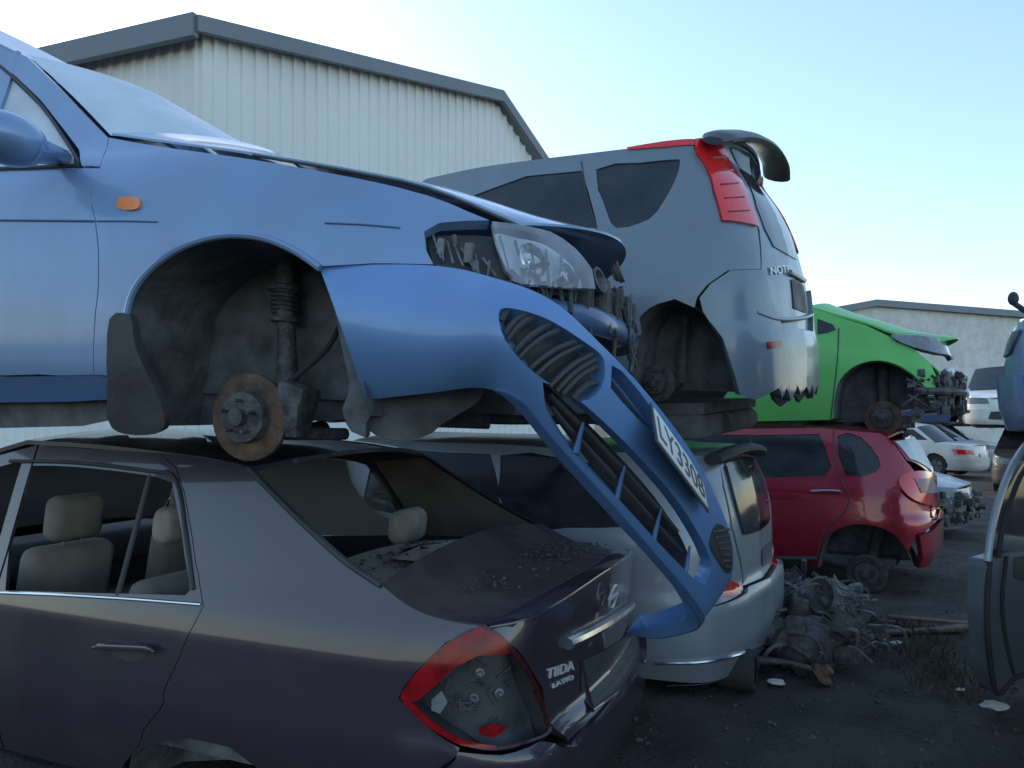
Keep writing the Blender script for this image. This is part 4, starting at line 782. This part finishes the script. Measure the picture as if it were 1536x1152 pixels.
for k in range(480):
    cx,cy=random.choice([(2.6,4.55),(2.72,4.9),(2.5,4.25),(2.9,5.4)]); x=random.gauss(cx,.10); y=random.gauss(cy,.15); h=random.uniform(.02,.085); a=random.random()*6.3; w=.004; dx,dy=math.cos(a),math.sin(a); b=random.uniform(.2,.8)*h
    z=gz(x,y)-.02; mb.add([V((x-dy*w,y+dx*w,z)),V((x+dy*w,y-dx*w,z)),V((x+dx*b*.4,y+dy*b*.4,z+h*.7)),V((x+dx*b,y+dy*b,z+h))],[[0,1,2],[1,3,2],[0,2,3]])
tag(mk('weeds',mb.v,mb.f,WEED,None,None,False),'thin green weeds growing in the dirt by the open door','weeds',None,'stuff')

# ============================================================ buildings
def cladding(name,p0,dr,ln,ztop,parent,m,pitch=.30,zb=0):
    dr=V((*dr,0)).normalized(); nr=V((dr.y,-dr.x,0)); cols=[]; k=0; t=0
    while t<ln:
        for f,o in ((0,0),(.62,0),(.70,.05),(.90,.05)): 
            tt=t+f*pitch
            if tt<ln: cols.append((tt,o))
        t+=pitch
    cols.append((ln,0)); vs=[];fs=[]
    for tt,o in cols: p=V(p0)+dr*tt+nr*o; vs+=[V((p.x,p.y,zb)),V((p.x,p.y,ztop(tt)))]
    for i in range(len(cols)-1): fs.append([2*i,2*i+2,2*i+3,2*i+1])
    return mk(name,vs,fs,m,parent,None,False)
C0=V((-5.8,14,0)); uA=V((-5,1.8,0)).normalized(); uB=V((3.2,4.2,0)).normalized()
sh=empty('shed','large pale corrugated metal shed with dark grey roof edge behind the blue car','building',tuple(C0))
l1=V((3.2,4.2)).length*1.65; l2=V((3.2,4.2)).length*2.01; l3=l1*1.62
zb=lambda t: 8.75+(10.46-8.75)*t/l1 if t<l1 else 10.46-(t-l1)*(10.46-9.42)/(l2-l1)
cladding('end_wall',C0,(uB.x,uB.y),l3,lambda t:zb(t),sh,WALLC); lenA=22
cladding('side_wall',C0+uA*lenA,(-uA.x,-uA.y),lenA,lambda t:8.75,sh,WALLC)
def slab(name,pts,th,m,parent):
    pts=[V(p) for p in pts]; n=len(pts); vs=pts+[p-V((0,0,th)) for p in pts]; return mk(name,vs,[list(range(n)),[n+i for i in range(n)][::-1]]+[[i,n+i,n+(i+1)%n,(i+1)%n] for i in range(n)],m,parent,None,False)
ov=.25
def PBp(t,z,o=0): q=C0+uB*t-uA*o; return V((q.x,q.y,z))
e0=PBp(-.35,8.85,ov); r0=PBp(l1,10.62,ov); f0=PBp(l3+.3,zb(l3)-.6,ov)
slab('roof',[e0,r0,r0+uA*22.5,e0+uA*22.5],.12,ROOFC,sh); slab('roof',[r0,f0,f0+uA*22.5,r0+uA*22.5],.12,ROOFC,sh)
def beam(a,c,h,w):
    b=MB(); d=(c-a).normalized(); sd=d.cross(V((0,0,1))).normalized()*w/2; vs=[]
    for p in (a,c):
        for s,z in ((-1,0),(1,0),(1,1),(-1,1)): vs.append(p+sd*s+V((0,0,h*z-h*.7)))
    b.add(vs,[[0,1,2,3],[7,6,5,4],[0,4,5,1],[1,5,6,2],[2,6,7,3],[3,7,4,0]]); b.build('fascia',ROOFC,sh)
beam(PBp(-.35,8.8,ov+.02),PBp(l1,10.6,ov+.02),.30,.12); beam(PBp(l1,10.6,ov+.02),PBp(l3,zb(l3),ov+.02),.30,.12); beam(e0+uA*22.5-V((0,0,.05)),e0-V((0,0,.05)),.42,.14)
cladding('far_wall',PBp(l3,0)+uA*0,(uA.x,uA.y),lenA,lambda t:zb(l3),sh,WALLC)
# far shed
fa=at(1248,462,30); fb=at(1312,450,30); fc=at(1530,468,31.5); s2=empty('shed','low pale stained shed far behind the green car','building',(fa.x,fa.y,0))
hA,hB,hC=fa.z,fb.z,fc.z
mk('wall',[V((fa.x-2,fa.y,0)),V((fb.x,fb.y,0)),V((fc.x,fc.y,0)),V((fc.x,fc.y,hC-.25)),V((fb.x,fb.y,hB-.25)),V((fa.x-2,fa.y,hA-.5)),V((fc.x,fc.y+12,0)),V((fc.x,fc.y+12,hC)),V((fa.x-2,fa.y+12,0)),V((fa.x-2,fa.y+12,hA-.5))],[[0,1,4,5],[1,2,3,4],[2,6,7,3],[0,5,9,8]],CONC,s2,None,False)
slab('roof',[(fa.x-2.3,fa.y-.2,hA-.42),(fb.x,fb.y-.2,hB),(fc.x+.3,fc.y-.2,hC),(fc.x+.3,fc.y+12,hC+.3),(fa.x-2.3,fa.y+12,hA-.4)],.26,ROOFC,s2)

# ============================================================ light, sky, camera
SD=V((-.6,1,0)).normalized(); EL=rad(18); S=V((SD.x*math.cos(EL),SD.y*math.cos(EL),math.sin(EL)))
w=bpy.data.worlds.new('World'); scene.world=w; w.use_nodes=True; nt=w.node_tree; bg=nt.nodes['Background']; sk=nt.nodes.new('ShaderNodeTexSky'); sk.sky_type='NISHITA'; sk.sun_disc=False
sk.sun_elevation=EL; sk.sun_rotation=math.atan2(SD.x,SD.y); sk.air_density=1.15; sk.dust_density=.5; sk.ozone_density=2.2
# even fill light: a pale constant added to the clear sky
tm=nt.nodes.new('ShaderNodeMix'); tm.data_type='RGBA'; tm.blend_type='ADD'; tm.inputs['Factor'].default_value=1; tm.inputs['B'].default_value=(.46,.66,.86,1)
nt.links.new(sk.outputs[0],tm.inputs['A']); nt.links.new(tm.outputs['Result'],bg.inputs[0]); bg.inputs[1].default_value=.26
l=bpy.data.lights.new('sun','SUN'); l.energy=2.4; l.angle=rad(.5); l.color=(1,.9,.76); lo=bpy.data.objects.new('sun',l); COL.objects.link(lo); lo.rotation_euler=S.to_track_quat('Z','Y').to_euler(); lo.location=(0,0,20)
cd=bpy.data.cameras.new('camera'); co=bpy.data.objects.new('camera',cd); COL.objects.link(co); co.location=CAM; co.rotation_euler=(math.pi/2,0,0); cd.sensor_width=36; cd.lens=F/1536*36; cd.shift_y=(HV-576)/1536; cd.clip_start=.05; cd.clip_end=2000
scene.camera=co
scene.view_settings.view_transform='Standard'; scene.view_settings.look='None'; scene.view_settings.exposure=0
